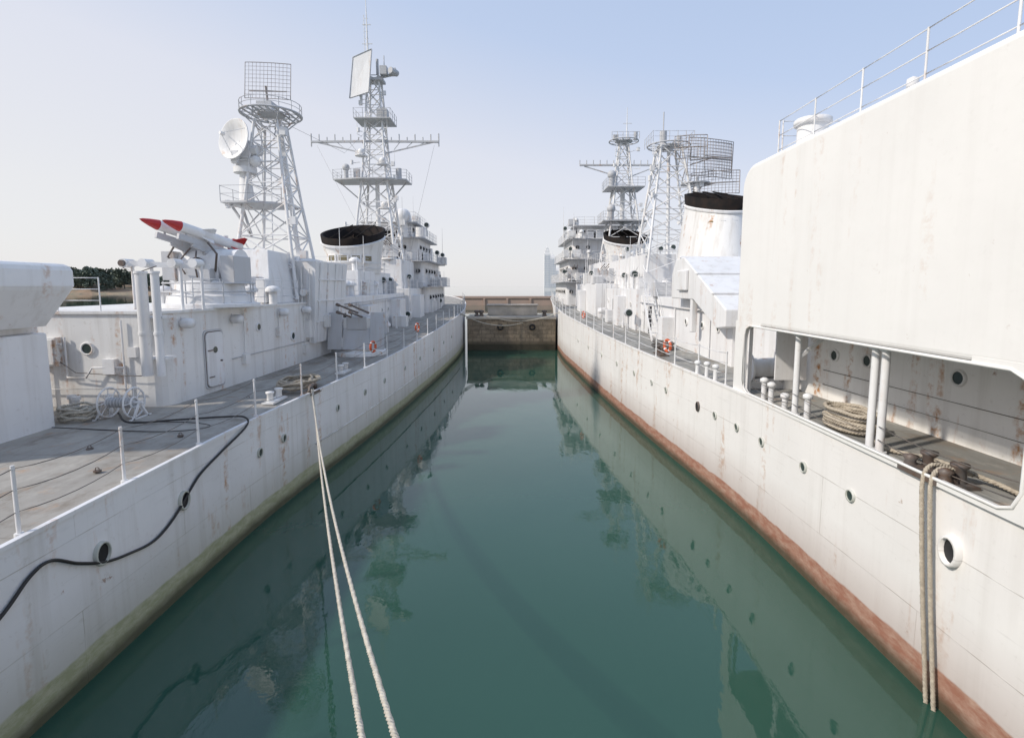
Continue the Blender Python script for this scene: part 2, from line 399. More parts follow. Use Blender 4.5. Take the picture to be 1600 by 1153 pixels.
b.beam((-11.9,16.0,7.3),(-9.6,16.4,7.2),.12,.16)
for x in (-11.9,-11.3,-10.4,-9.75): b.cyl((x-.08,15.9,7.3),(x-.08,16.3,7.3),.14,n=14); b.cyl((x,16.2,5.86),(x,16.2,7.25),.045)
b.mt(M_steel); b.cyl((-11.98,15.83,7.3),(-11.98,15.9,7.3),.1); b.tube([(-11.9,15.8,7.15),(-11.4,15.7,7.0),(-10.8,15.7,7.2)],.015)
b.done('davit',SL,label='hoisting beam with rollers above the deckhouse corner')
b=B(M_wh); lc=V((-10.95,18.7,5.86))
b.lathe(lc,(0,0,1),[(1.6,0),(1.6,.12),(1.4,.15),(1.35,.4),(1.15,.45),(1.1,.85),(.9,.95)],28)
b.cyl((-12.1,18.75,7.3),(-9.8,18.75,7.3),.62,n=22); b.box(-11.6,-10.3,18.1,19.4,6.7,7.3)
b.mt(M_gr); b.box(-12.2,-11.75,18.0,19.2,6.8,7.8); b.box(-10.15,-9.7,18.0,19.2,6.7,7.65); b.box(-11.5,-10.4,17.75,18.1,6.4,7.2)
for z in (6.4,6.7): b.torus(lc+V((0,0,z-5.86)),(0,0,1),1.45,.03)
for a in range(8):
    t=a*math.pi/4; b.cyl(lc+V((1.45*math.cos(t),1.45*math.sin(t),.1)),lc+V((1.45*math.cos(t),1.45*math.sin(t),.9)),.025,n=6)
md=V((1.22,2.55,-.70)).normalized()
Ms=[V((-12.15,17.0,8.78)),V((-11.45,17.05,8.74))]
for nz in Ms:
    a=nz+md*.5+V((0,0,-.35)); e=a+md*2.4
    b.beam(a,e,.14,.2)
    for k in (.3,1.1,2.0): b.beam(a+md*k+V((0,0,.05)),a+md*k+V((0,0,.22)),.05)
    b.beam(a+md*1.2+V((0,0,-.1)),(-11.1 if nz is Ms[0] else -10.7,18.8,7.7),.2,.3)
    b.beam(a+md*.5+V((0,0,-.1)),a+md*2.2+V((0,0,-.4)),.12,.2)
    b.beam(a+md*1.5+V((0,0,-.05)),a+md*1.6+V((0,0,-.7)),.26,.4)
    b.cyl(a+md*.9+V((0,0,-.28)),a+md*1.7+V((0,0,-.34)),.09,n=10)
b.mt(M_steel); b.tube([(-11.6,18.1,7.2),(-11.9,17.9,7.6),(-11.7,18.0,8.0)],.04); b.tube([(-10.4,18.1,7.1),(-10.2,17.9,7.7),(-10.6,18.1,8.1)],.04)
b.tube([(-11.2,17.7,7.0),(-11.3,17.5,7.4),(-11.1,17.9,7.9)],.03); b.tube([(-10.8,17.7,6.9),(-10.7,17.45,7.3),(-10.9,17.9,7.8)],.03)
b.mt(M_dark); b.cyl((-11.0,18.02,7.4),(-11.0,18.12,7.4),.2,n=14)
la=b.done('missile_launcher',SL,bevel=.01,label='bulky twin rail missile launcher on round pedestal')
for nz in Ms:
    b=B(M_wh); b.lathe(nz,md,[(.175,.58),(.175,2.85),(.14,2.9),(.14,2.75)],16)
    b.mt(M_red); b.lathe(nz,md,[(0,0),(.055,.1),(.12,.32),(.178,.59)],16)
    d,u,t=basis(md)
    for k in range(4):
        a=math.pi/4+k*math.pi/2; w=u*math.cos(a)+t*math.sin(a); tt=md.cross(w)*.012
        for (s0_,s1_,h,m) in ((1.2,1.7,.36,M_wh),(2.4,2.88,.44,M_red)):
            b.mt(m); b.extr([nz+md*s0_+w*.15-tt,nz+md*(s1_-.12)+w*h-tt,nz+md*s1_+w*h-tt,nz+md*(s1_+.05)+w*.15-tt],tt*2)
    b.done('missile',la,label='white missile with red nose cone and red fins')
b=B(M_wh)
b.hexa([(-14.2,21.6,5.86),(-10.15,21.6,5.86),(-9.6,27.2,5.86),(-14.2,27.2,5.86)],[(-13.8,22.3,8.2),(-10.5,22.3,8.15),(-9.85,27,7.9),(-13.8,27,8.1)])
b.box(-12.7,-11.2,21.55,21.7,6.0,7.5); b.box(-13.9,-13.0,20.9,21.6,5.86,7.0); b.beam((-12,22.0,8.25),(-10.7,26.7,8.05),.12,.1)
b.box(-10.6,-10.2,21.3,21.65,5.9,6.9); b.cyl((-11.0,21.5,5.9),(-11.0,21.6,7.8),.05)
mg=b.done('missile_magazine',SL,bevel=.03,label='sloped missile magazine house with hatch')
b=B(M_wh)
b.hexa([(-10.0,24.2,3.9),(-9.35,24.1,3.9),(-9.1,27.2,3.9),(-9.9,27.2,3.9)],[(-10.2,23.9,7.75),(-9.0,23.7,7.75),(-8.75,27.5,7.75),(-9.9,27.4,7.75)])
for k in range(4): b.beam((-9.32+.04*k,24.4+k*.85,4.0),(-8.95+.05*k,24.2+k*.9,7.7),.08,.1)
for z in (4.9,5.9,6.9): b.beam((-9.33+.1*(z-3.9),24.1,z),(-9.1+.1*(z-3.9),27.3,z),.05,.07)
b.mt(M_wh2); b.box(-9.2,-8.95,24.9,25.3,4.6,5.2); b.box(-9.15,-8.85,26.2,26.7,5.1,5.7); b.box(-9.9,-9.4,23.75,24.1,4.2,5.0); b.cyl((-9.75,23.8,5.0),(-9.7,23.75,7.5),.04,n=6); b.cyl((-9.45,23.85,4.0),(-9.3,23.7,7.4),.03,n=6); b.cyl((-9.6,23.6,6.3),(-9.6,23.9,6.3),.16,n=12)
b.done('blast_deflector',SL,bevel=.02,label='tall ribbed white blast shield block')
for x,y,zz in ((-10.5,20.6,5.86),(-13.2,19.5,5.86),(-9.95,21.4,5.86)):
    b=B(M_wh); b.cyl((x,y,zz),(x,y,zz+.55),.16,n=12); b.lathe((x,y,zz+.5),(0,0,1),[(.3,0),(.32,.1),(.2,.22),(0,.26)],14); b.done('ventilator',dh)
rk=random.Random(21)
# radar tower
tw=B(M_wh)
tc=(-11.35,25.0); Z1=10.4; Z2=14.2
tw.lattice(tc,1.55,6.0,tc,.95,Z1,3,.08,.035,True)
tw.lattice(tc,.95,Z1,tc,.52,Z2,4,.07,.03,True)
tw.beam((tc[0]+1.35,tc[1]-.2,6.2),(tc[0]+.5,tc[1]-.2,Z2),.09,.2)
for k in range(20): tw.beam((tc[0]-.2,tc[1]-.9+.02*k,6.6+k*.38),(tc[0]+.2,tc[1]-.9+.02*k,6.6+k*.38),.025)
for dx in (-.2,.2): tw.cyl((tc[0]+dx,tc[1]-.9,6.3),(tc[0]+dx,tc[1]-.5,14.1),.02,n=5)
tw.kit(tc,1.4,6.8,.6,13.8,9,rk)
twr=tw.done('radar_tower',SL,label='white lattice radar tower')
b=B(M_gr); b.prism([(-13.2,23.7),(-11.9,23.5),(-10.6,24.1),(-10.6,26.0),(-13.2,26.0)],Z1-.05,Z1+.03)
b.rail([(-13.2,25.9,Z1+.03),(-13.2,23.7,Z1+.03),(-11.9,23.55,Z1+.03),(-10.6,24.1,Z1+.03)],.7,.9,2)
for x in (-13.0,-12.5): b.beam((x,24.2,Z1-.05),(-12.1,24.2,Z1-1.5),.09)
b.done('lower_platform',twr)
b=B(M_gr); cx_=tc[0]+.05; zz=Z2+.38
b.torus((cx_,tc[1],zz),(0,0,1),1.34,.05,24,6); b.torus((cx_,tc[1],zz),(0,0,1),.8,.03,24,6); b.disc((cx_,tc[1],zz-.03),.62,.06)
for a in range(14):
    t=a*math.pi/7; q=V((cx_+1.34*math.cos(t),tc[1]+1.34*math.sin(t),zz)); b.cyl(q,q+V((0,0,.45)),.015,n=5); b.cyl((cx_,tc[1],zz),q,.02,n=5)
    if a%2==0: b.cyl(q,(cx_+.5*math.cos(t),tc[1]+.5*math.sin(t),Z2-.4),.03,n=5)
for k in range(9):
    xx=-1.2+k*.3; hw=math.sqrt(max(0,1.3**2-xx*xx)); b.box(cx_+xx-.05,cx_+xx+.05,tc[1]-hw,tc[1]+hw,zz-.015,zz+.015)
b.torus((cx_,tc[1],Z2+.83),(0,0,1),1.34,.015,24,6); b.torus((cx_,tc[1],Z2+.62),(0,0,1),1.34,.012,24,6)
b.box(tc[0]-.4,tc[0]+.3,tc[1]-.5,tc[1]+.2,Z2+.4,Z2+.85); b.done('upper_platform',twr)
b=B(M_mesh); b.grid((-12.3,24.6,Z2+1.0),(2.0,.25,0),(0,.2,1.65),12,9,.009,.05); b.cyl((-11.4,25,Z2+.45),(-11.4,24.8,Z2+1.6),.05)
b.beam((-12.2,24.85,Z2+1.4),(-10.5,24.95,Z2+1.4),.04); b.done('air_search_antenna',twr,label='flat rectangular wire mesh radar antenna')
b=B(M_wh); ax=V((-.38,-.9,.14)).normalized(); dc=V((-12.55,24.0,13.2)); q_=.92
b.lathe(dc-ax*.25,ax,[(0.02,0),(.35*q_,.04),(.7*q_,.16),(.98*q_,.34),(1.01*q_,.34),(1.0*q_,.29),(.7*q_,.09),(.35*q_,-.04),(0.02,-.08)],28)
for a in range(3):
    t=a*2.09+.5; d,u,w=basis(ax); b.cyl(dc+(u*math.cos(t)+w*math.sin(t))*.78+ax*.05,dc+ax*.7,.016,n=5)
b.cyl(dc+ax*.55,dc+ax*.75,.08); b.cyl(dc-ax*.3,dc-ax*.8,.3,.2,14)
b.done('dish_antenna',twr,label='round parabolic fire control dish')
b=B(M_wh); b.cyl((-12.4,24.5,Z1+.03),(-12.4,24.5,11.8),.34,.24,16); b.cyl((-12.4,24.5,11.8),(-12.4,24.5,12.05),.5,.5,16)
b.box(-12.7,-12.05,24.25,24.9,12.05,13.1); b.cyl((-12.0,24.5,12.8),(-11.65,24.4,12.8),.26,n=12); b.ball((-11.8,24.3,12.3),.26); b.done('director_pedestal',twr,bevel=.02)
# midship house
b=B(M_wh)
b.box(-16,-9.3,27.4,44.5,3.0,6.0); b.box(-15,-9.9,33.2,42,6.0,7.6); b.box(-14.5,-10.6,28.2,32.6,6.0,7.2)
b.box(-9.3,-8.7,31,33.2,3.05,5.4); b.box(-9.3,-8.5,39,41,3.2,5.6); b.box(-10.6,-9.6,28.5,29.6,6.0,7.3)
b.mt(M_dark); b.box(-9.32,-9.28,34.5,35.3,3.4,5.2); b.box(-9.32,-9.28,28.0,28.7,3.4,5.1); b.box(-13,-12.2,28.17,28.2,6.2,7.1)
mh=b.done('midship_house',SL,bevel=.03)
for y in (29.5,31.8,34,36.6,38.4,42,43.6): porthole(mh,(-9.28,y,4.9),(1,0,0),.13,M_wh2)
rails(mh,[[(-9.4,27.6,6.0),(-9.4,44.3,6.0)],[(-15.8,27.5,6.0),(-9.5,27.5,6.0)]],1.,1.5); rails(mh,[[(-14.9,33.3,7.6),(-10,33.3,7.6),(-10,41.9,7.6)]],.9,1.4)
b=B(M_wh); b.tube([(-9.2,28,5.6),(-9.2,44,5.7)],.035); b.tube([(-9.2,28,5.45),(-9.2,44,5.55)],.025)
for y in (30.5,33.6,37.5,41.5): b.cyl((-9.22,y,3.2),(-9.22,y,5.6),.035,n=6)
b.done('pipework',mh)
def funnel(parent,cx,cy,hx,hy,zb,zn,zf,cap=.8,wide=.84):
    def ring(k,zfun,n=36): return [(cx+hx*k*math.cos(2*math.pi*i/n),cy+hy*k*math.sin(2*math.pi*i/n),zfun(math.sin(2*math.pi*i/n))) for i in range(n)]
    sl=lambda s:(zn+zf)/2+(zf-zn)/2*s
    b=B(M_wh2); b.loft([ring(wide,lambda s:zb),ring(.5*wide+.47,lambda s:zb+(sl(s)-zb)*.45),ring(1.0,lambda s:sl(s)-cap-.05)],True,False)
    f=b.done('funnel',parent,label='white funnel with sooty black top')
    b=B(M_wh); b.loft([ring(1.03,lambda s:sl(s)-cap-.1),ring(1.05,lambda s:sl(s)-cap),ring(1.0,lambda s:sl(s)-cap+.08)],False,False); b.done('funnel_band',f)
    b=B(M_soot); b.loft([ring(1.0,lambda s:sl(s)-cap),ring(1.04,lambda s:sl(s)),ring(.96,lambda s:sl(s)),ring(.86,lambda s:sl(s)-.9)],True,False)
    b.loft([ring(.86,lambda s:sl(s)-.9),ring(.01,lambda s:sl(s)-.85)],False,False)
    for k in (-.4,0,.4): b.tube([(cx+hx*k,cy-hy*.85,sl(-.9)+.02),(cx+hx*k,cy,sl(0)+.1),(cx+hx*k,cy+hy*.85,sl(.9)+.05)],.04,5)
    b.done('funnel_cap',f)
    b=B(M_wh); n=36
    for kz in (.3,.62):
        zz=zb+(zn-1.1-zb)*kz; kk=(wide+(.97-wide)*min(1,kz*1.6))*1.04
        b.tube([(cx+hx*kk*math.cos(2*math.pi*i/n),cy+hy*kk*math.sin(2*math.pi*i/n),zz) for i in range(n)],.025,5,True)
    b.done('grab_rail',f)
    return f
fL=funnel(SL,-11.55,38.,2.1,3.0,7.5,9.75,11.35,.55)
for k,a in enumerate((-1.95,-1.55,-1.15,-.75)):
    x=-11.55+1.98*math.cos(a);y=38+2.7*math.sin(a); n=V((math.cos(a)/2,math.sin(a)/2.9,0)).normalized(); w=V((-n.y,n.x,0))
    b=B(M_wh); c=V((x,y,8.25)); b.extr([c+w*-.36,c+w*.36,c+w*.36+V((0,0,.5)),c+w*-.36+V((0,0,.5))],n*.1)
    b.mt(M_yel); b.extr([c+w*-.27+V((0,0,.08))+n*.1,c+w*.27+V((0,0,.08))+n*.1,c+w*.27+V((0,0,.42))+n*.1,c+w*-.27+V((0,0,.42))+n*.1],n*.02); b.done('window',fL)
for x,y,z in ((-9.9,30.5,6.0),(-10.1,32.2,6.0),(-9.9,43.2,6.0),(-10.4,34.2,7.6),(-13.6,33.8,7.6),(-14.2,29,7.2)):
    b=B(M_wh); b.cyl((x,y,z),(x,y,z+.7),.2,n=12); b.lathe((x,y,z+.6),(0,0,1),[(.36,0),(.38,.12),(.2,.28),(0,.3)],14); b.done('ventilator',mh)
# ---- main mast
mx,my=-12.2,47.6
b=B(M_wh)
b.lattice((mx,my),2.2,6.0,(mx,my),1.1,16.0,5,.11,.05,True)
b.lattice((mx,my),1.05,16.0,(mx,my),.48,25.,7,.085,.04,True)
b.cyl((mx,my,6),(mx,my,16.),.26,.18,10)
b.cyl((mx-.5,my,24.8),(mx-.6,my,32.2),.10,.025,8); b.beam((mx-1.0,my,27.8),(mx-.1,my,27.8),.05); b.beam((mx-.95,my,29.4),(mx-.2,my,29.4),.05)
for k in range(9): b.beam((mx-.75,my,25.5+k*.55),(mx-.45,my,25.5+k*.55),.03)
b.cyl((mx-.8,my,25),(mx-.8,my,30.2),.03,n=5); b.kit((mx,my),2.0,8,.6,24,22,rk)
ms=b.done('main_mast',SL,label='tall white lattice main mast with yards and radars')
b=B(M_gr)
b.prism([(mx-3.6,my-1.2),(mx-1,my-1.9),(mx+1.2,my-1.9),(mx+2.9,my-1.2),(mx+2.9,my+1.2),(mx-3.6,my+1.2)],15.9,16.)
b.rail([(mx-3.6,my+1.1,16.),(mx-3.6,my-1.2,16.),(mx-1,my-1.85,16.),(mx+1.2,my-1.85,16.),(mx+2.9,my-1.2,16.),(mx+2.9,my+1.2,16.)],.8,1.,3,.025,.015)
for x in (-3.3,2.6): b.beam((mx+x,my,15.85),(mx+x*.35,my,14.),.1)
b.cyl((mx-2.6,my-.6,16.),(mx-2.6,my-.6,16.9),.2); b.ball((mx-2.6,my-.6,17.1),.33); b.cyl((mx+2.1,my-.6,16.),(mx+2.1,my-.6,17.),.25); b.box(mx-1.7,mx-1.2,my-1.5,my-1.1,16,16.8)
b.done('mast_platform',ms)
b=B(M_gr)
b.prism([(mx-1.6,my-1.3),(mx+1.6,my-1.3),(mx+1.6,my+1.3),(mx-1.6,my+1.3)],21.12,21.2); b.rail([(mx-1.6,my+1.2,21.2),(mx-1.6,my-1.3,21.2),(mx+1.6,my-1.3,21.2),(mx+1.6,my+1.2,21.2)],.8,.8,2,.025,.015)
b.box(mx+.4,mx+1.3,my-1.2,my-.4,21.2,21.95); b.done('mast_platform',ms)
for s_,Ln in ((-1,5.6),(1,5.7)):
    b=B(M_gr); b.beam((mx,my-.6,19.35),(mx+s_*Ln,my-.6,19.3),.2,.16); b.beam((mx+s_*.9,my-.6,18.3),(mx+s_*Ln*.9,my-.6,19.25),.1)
    for k in range(1,5): b.beam((mx+s_*Ln*k/5,my-.6,19.3),(mx+s_*Ln*(k-.5)/5,my-.6,18.3+.95*(k-.5)/4.6),.05)
    for k in range(7):
        x=mx+s_*(Ln-k*.7); b.cyl((x,my-.6,19.35),(x,my-.6,19.95 if k%2 else 19.7),.05,n=6)
    b.cyl((mx+s_*Ln,my-.6,18.9),(mx+s_*Ln,my-.6,20.),.06,n=6); b.done('yard',ms)
b=B(M_wh); px_=.6
b.hexa([(mx-2.5+px_,my-1.2,22.8),(mx-.75+px_,my-1.5,23.2),(mx-.72+px_,my-1.38,23.2),(mx-2.47+px_,my-1.08,22.8)],[(mx-2.2+px_,my-.9,26.3),(mx-.5+px_,my-1.1,26.9),(mx-.47+px_,my-.98,26.9),(mx-2.17+px_,my-.78,26.3)])
b.beam((mx-1.0,my-1,25),(mx,my,24.8),.2); b.mt(M_gr)
b.tube([(mx-2.5+px_,my-1.22,22.8),(mx-.75+px_,my-1.52,23.2),(mx-.5+px_,my-1.12,26.9),(mx-2.2+px_,my-.92,26.3)],.04,5,True)
b.done('panel_antenna',ms,label='tall slanted flat panel radar')
b=B(M_gr); b.beam((mx,my-.4,24.7),(mx+1.9,my-.6,25.),.18); b.box(mx+.7,mx+1.3,my-1,my-.3,24.9,25.6); b.box(mx+1.5,mx+2.1,my-1,my-.4,24.9,25.4); b.cyl((mx+1.7,my-1.3,25.1),(mx+2.1,my-.5,25.1),.26,n=12)
b.cyl((mx+.4,my-.5,25.),(mx+.4,my-.5,26.3),.12); b.box(mx-.6,mx+.9,my-.8,my+.4,24.5,24.7); b.cyl((mx+1,my-.5,25.6),(mx+1,my-.5,26.6),.04); b.done('small_radar',ms)
for dx,dy,z in ((.9,-1.2,13.4),(-1.0,-1.3,17.9),(.8,-1.1,17.2)):
    b=B(M_wh); b.disc((mx+dx,my+dy,z),.55,.08,12); b.ball((mx+dx,my+dy,z+.38),.3); b.done('radome',ms)
for pts in ([(-17.3,my-.6,19.),(-15,my+2,13),(-13.6,my+5,9)],[(-6.9,my-.6,19.),(-9,my+2,13),(-10.5,my+5,9)],[(mx,my,21.2),(-11.4,36,15.6),(-11.4,25.5,14.6)]):
    b=B(M_wire); b.tube(pts,.009,4); b.done('rigging_wire',ms)
def bridge(parent,x0,x1,zd,tiers,sgn,seed):
    rnd=random.Random(seed); b=B(M_wh); z=zd; info=[]
    for i,(ya,yb,ins,h) in enumerate(tiers):
        X0=x0+ins*.9; X1=x1-ins*.9
        b.prism(rpoly([(X0,ya),(X1,ya),(X1,yb),(X0,yb)],.5),z,z+h)
        for k in range(5):
            xx=rnd.uniform(X0+.6,X1-1.2); b.box(xx,xx+rnd.uniform(.5,1.2),ya-.35,ya,z+.1,z+rnd.uniform(.8,1.6))
            yy=rnd.uniform(ya,yb-1.5); xs=X1 if sgn>0 else X0-.3; b.box(xs,xs+.3,yy,yy+rnd.uniform(.6,1.3),z+.1,z+rnd.uniform(.8,1.7))
        info.append((X0,X1,ya,yb,z,h)); z+=h+.1
    o=b.done('bridge_superstructure',parent,label='tiered white bridge superstructure')
    w0=None
    for X0,X1,ya,yb,zz,h in info:
        dk=B(M_gr); dk.prism(rpoly([(X0-.7,ya-1.0),(X1+.7,ya-1.0),(X1+.7,yb+.6),(X0-.7,yb+.6)],.4),zz+h,zz+h+.1); dk.done('bridge_deck',o)
        xi=(X1+.6) if sgn>0 else (X0-.6); xo=(X0-.6) if sgn>0 else (X1+.6)
        rails(o,[[(xo,ya-.9,zz+h+.1),(xi,ya-.9,zz+h+.1),(xi,yb+.5,zz+h+.1)]],.95,1.1,3,.03,.02)
        ps=[(X0+.6+(X1-X0-1.2)*k/6,ya-.02) for k in range(7) if rnd.random()<.65]
        ps+=[((X1 if sgn>0 else X0)+.02*sgn,ya+.8+k*1.8) for k in range(int((yb-ya)/1.8))]
        for x,y in ps:
            p=(x,y,zz+h*.62)
            if w0 is None:
                b=B(M_wh2); b.torus((0,0,0),(0,1,0),.26,.035,14,5); b.torus((0,0,0),(1,0,0),.26,.035,14,5); b.mt(M_dark); b.ball((0,0,0),.2,10); w0=b.done('porthole',o,org=(0,0,0)); w0.location=V(p)-ORG[o.name]
            else: clone(w0,p,o)
    return o,z
brL,zt=bridge(SL,-16.5,-8.3,3.8,[(51,63,0,2.7),(51.5,62,.5,2.4),(52,60,1.2,2.2),(53,58,2.2,1.5)],1,3)
def fittings(parent,x0,x1,ya,yb,zs,n,rnd):
    for k in range(n):
        x=rnd.uniform(x0,x1);y=rnd.uniform(ya,yb);z=rnd.choice(zs); t=rnd.random(); b=B(rnd.choice((M_wh,M_wh2,M_gr)))
        if t<.25:
            b.cyl((x,y,z),(x,y,z+rnd.uniform(.6,1.)),.14,n=8); b.lathe((x,y,z+.6),(0,0,1),[(.26,0),(.28,.15),(.15,.3),(0,.32)],10); b.done('ventilator',parent)
        elif t<.5:
            w=rnd.uniform(.25,.55); b.box(x-w,x+w,y-.4,y+.4,z,z+rnd.uniform(.5,1.1)); b.box(x-w*.8,x+w*.8,y-.43,y-.4,z+.1,z+.45); b.done('equipment_locker',parent,bevel=.04)
        elif t<.7:
            b.cyl((x,y,z),(x,y,z+.9),.06,n=8); b.cyl((x,y-.2,z+1.05),(x,y+.25,z+1.05),.24,n=14); b.mt(M_glass); b.cyl((x,y-.22,z+1.05),(x,y-.2,z+1.05),.2,n=14); b.done('searchlight',parent)
        else:
            b.cyl((x,y,z),(x,y,z+rnd.uniform(2.5,4.5)),.035,.012,6); b.cyl((x,y,z),(x,y,z+.4),.08,n=8); b.done('whip_antenna',parent)
rnd=random.Random(5)
fittings(brL,-15,-8.1,50.2,51.2,[6.6,9.1,11.4],18,rnd); fittings(brL,-8.4,-7.9,52,62,[3.95,6.6,9.1],14,rnd); fittings(brL,-14,-10,53,57,[13.],6,rnd)
b=B(M_wh); b.cyl((-11.0,52.5,11.4),(-11.0,52.5,12.9),.6,.5,16); b.ball((-11.0,52.5,13.5),.85,18); b.cyl((-9.2,52.3,11.4),(-9.2,52.3,12.4),.5,n=14); b.box(-11.4,-10.6,51.6,51.9,12.6,13.1); b.done('fire_control_director',brL,label='round white director dome on the bridge')
b=B(M_wh); b.box(-16,-8.9,44.6,50.9,3.5,6.4); b.box(-14.8,-9.6,45,50.5,6.4,8.9); b.box(-9.0,-8.2,46,48,3.7,5.8); fh=b.done('forward_house',SL,bevel=.04)
rails(fh,[[(-9,44.7,6.4),(-9,50.6,6.4)],[(-14.7,45,8.9),(-9.7,45,8.9),(-9.7,50,8.9)]],1,1.2)
fittings(fh,-9.6,-8.9,45,50,[6.4,3.7],10,rnd); fittings(mh,-14.5,-10.,42.2,44.,[6.0],5,rnd); fittings(mh,-9.0,-8.4,29,44,[3.25],12,rnd); fittings(mh,-10,-9.6,28,44,[6.0],12,rnd)
def aagun(parent,c,s=1.):
    c=V(c); b=B(M_wh2)
    X=lambda dx:c.x+dx*s
    Y=lambda dy:c.y+dy*s
    Z=lambda dz:c.z+dz*s
    b.lathe(c,(0,0,1),[(.95*s,0),(.95*s,.12*s),(.7*s,.18*s),(.6*s,.6*s),(0,.6*s)],18)
    for dx in (-.38,.38): b.box(X(dx-.1),X(dx+.1),Y(-.5),Y(.5),Z(.6),Z(1.35))
    b.mt(M_gr); b.box(X(-.35),X(.35),Y(-.55),Y(.5),Z(.95),Z(1.4))
    for x0,x1 in ((-1.0,-.5),(.5,1.0),(-.48,.48)):
        h=1.55 if abs(x0+x1)>.2 else 1.0
        b.hexa([(X(x0),Y(-.72),Z(.25)),(X(x1),Y(-.72),Z(.25)),(X(x1),Y(-.68),Z(.25)),(X(x0),Y(-.68),Z(.25))],
               [(X(x0),Y(-.5),Z(h)),(X(x1),Y(-.5),Z(h)),(X(x1),Y(-.46),Z(h)),(X(x0),Y(-.46),Z(h))])
    b.mt(M_steel)
    for dx in (-.2,.2):
        for dz in (1.25,1.5):
            b.cyl((X(dx),Y(.3),Z(dz)),(X(dx),Y(-1.7),Z(dz+.35)),.045*s,.03*s,8); b.cyl((X(dx),Y(-1.7),Z(dz+.35)),(X(dx),Y(-1.9),Z(dz+.38)),.055*s,n=8)
    b.mt(M_wh2); b.torus((X(.72),Y(-.2),Z(1.25)),(1,0,0),.16*s,.02,12,5); b.cyl((X(-.72),Y(.3),Z(.6)),(X(-.72),Y(.3),Z(1.1)),.14*s)
    return b.done('antiaircraft_gun',parent,bevel=.01,label='twin barrel anti-aircraft gun with splinter shield')
aagun(SL,(-7.75,26.2,3.12),1.4); aagun(SL,(-10.8,45.6,8.9),.9)
# ---- near gun house
b=B(M_wh); b.box(-17.4,-11.85,9.7,13.0,2.9,5.42)
gh=b.done('gun_house_base',SL,bevel=.05,label='square white base under flared gun house')
b=B(M_wh); b.box(-16.3,-12.1,9.9,12.9,5.42,5.6); secs=[rrect(-14.2,11.3,hx,hy,.16,z) for hx,hy,z in ((2.5,1.6,5.6),(3.08,1.78,6.5),(3.13,1.8,6.6),(3.13,1.8,6.98),(3.09,1.77,7.08),(3.0,1.7,7.14),(2.85,1.6,7.16))]
b.loft(secs,False); g2=b.done('gun_house',SL,label='angular flared white gun house with sloped underside',bevel=.02)
b=B(M_wh2); b.cyl((-14.0,12.6,7.14),(-14.0,12.6,7.35),.25); b.cyl((-13.5,13.0,7.35),(-14.6,13.0,7.35),.13); b.ball((-14,12.7,7.4),.22); b.done('gun_sight',g2)
sy=[4.9,7.2,9.25,11.5,14.0,16.6,19.2,22,25,28,31,34,37,40,43,46,49,52,55,58,61,64,67,70,73]
b=B(M_wh); b.cyl((0,0,0),(0,0,1.08),.03,.026,8); b.cyl((0,0,0),(0,0,.06),.06,n=8)
for z in (.38,.72,1.03): b.torus((0,0,z),(0,1,0),.03,.010,8,4)
s0=None; tops=[]
for y in sy:
    p=V((L.E(y)-.16,y,L.Z(y)+.03)); tops.append(p)
    if s0 is None:
        s0=b.done('stanchion',SL,org=(0,0,0)); s0.location=p-ORG[SL.name]
    else: clone(s0,p,SL)
for h in (.38,.72,1.03):
    b=B(M_wire)
    for a,c in zip(tops[:-1],tops[1:]): b.tube([a.lerp(c,t/6)+V((0,0,h-.09*(1-(t/3-1)**2))) for t in range(7)],.008 if a.y<20 else .012,4)
    b.done('guard_wire',SL)
def bitts(parent,x,y,z,s=1.,mat=M_steel):
    b=B(mat); b.box(x-.2*s,x+.2*s,y-.55*s,y+.55*s,z,z+.07*s)
    for dy in (-.33,.33): b.lathe((x,y+dy*s,z+.05),(0,0,1),[(.11*s,0),(.10*s,.26*s),(.14*s,.3*s),(.14*s,.35*s),(0,.37*s)],16)
    return b.done('mooring_bitts',parent)
bitts(SL,-7.5,15.9,2.98,.9,M_wh2); bitts(SL,-7.0,21,3.03,.9,M_wh2)
b=B(M_steel)
for dy in (-.3,.3): b.tube([(-6.85,17.2+dy,3.0),(-6.8,17.2+dy*.8,3.22),(-6.8,17.2+dy*.2,3.25)],.07,8)
b.box(-7.0,-6.65,16.8,17.6,2.96,3.06); b.done('fairlead',SL)
for x,y in ((-12.6,14.4),(-12.3,14.2),(-11.6,14.5)):
    b=B(M_wh); b.cyl((x,y,2.95),(x,y,3.4),.07,n=10); b.cyl((x,y,3.4),(x,y,3.5),.11,n=10); b.done('standpipe',SL)
for x,y in ((-9.5,11.2),(-8.2,9.8),(-8.1,12.2),(-8.6,16.4),(-7.9,19.5)):
    b=B(M_steel); b.cyl((x,y,2.95),(x,y,2.98),.07,n=12); b.torus((x,y,3.0),(0,1,0),.04,.01,10,5); b.done('deck_eye',SL)
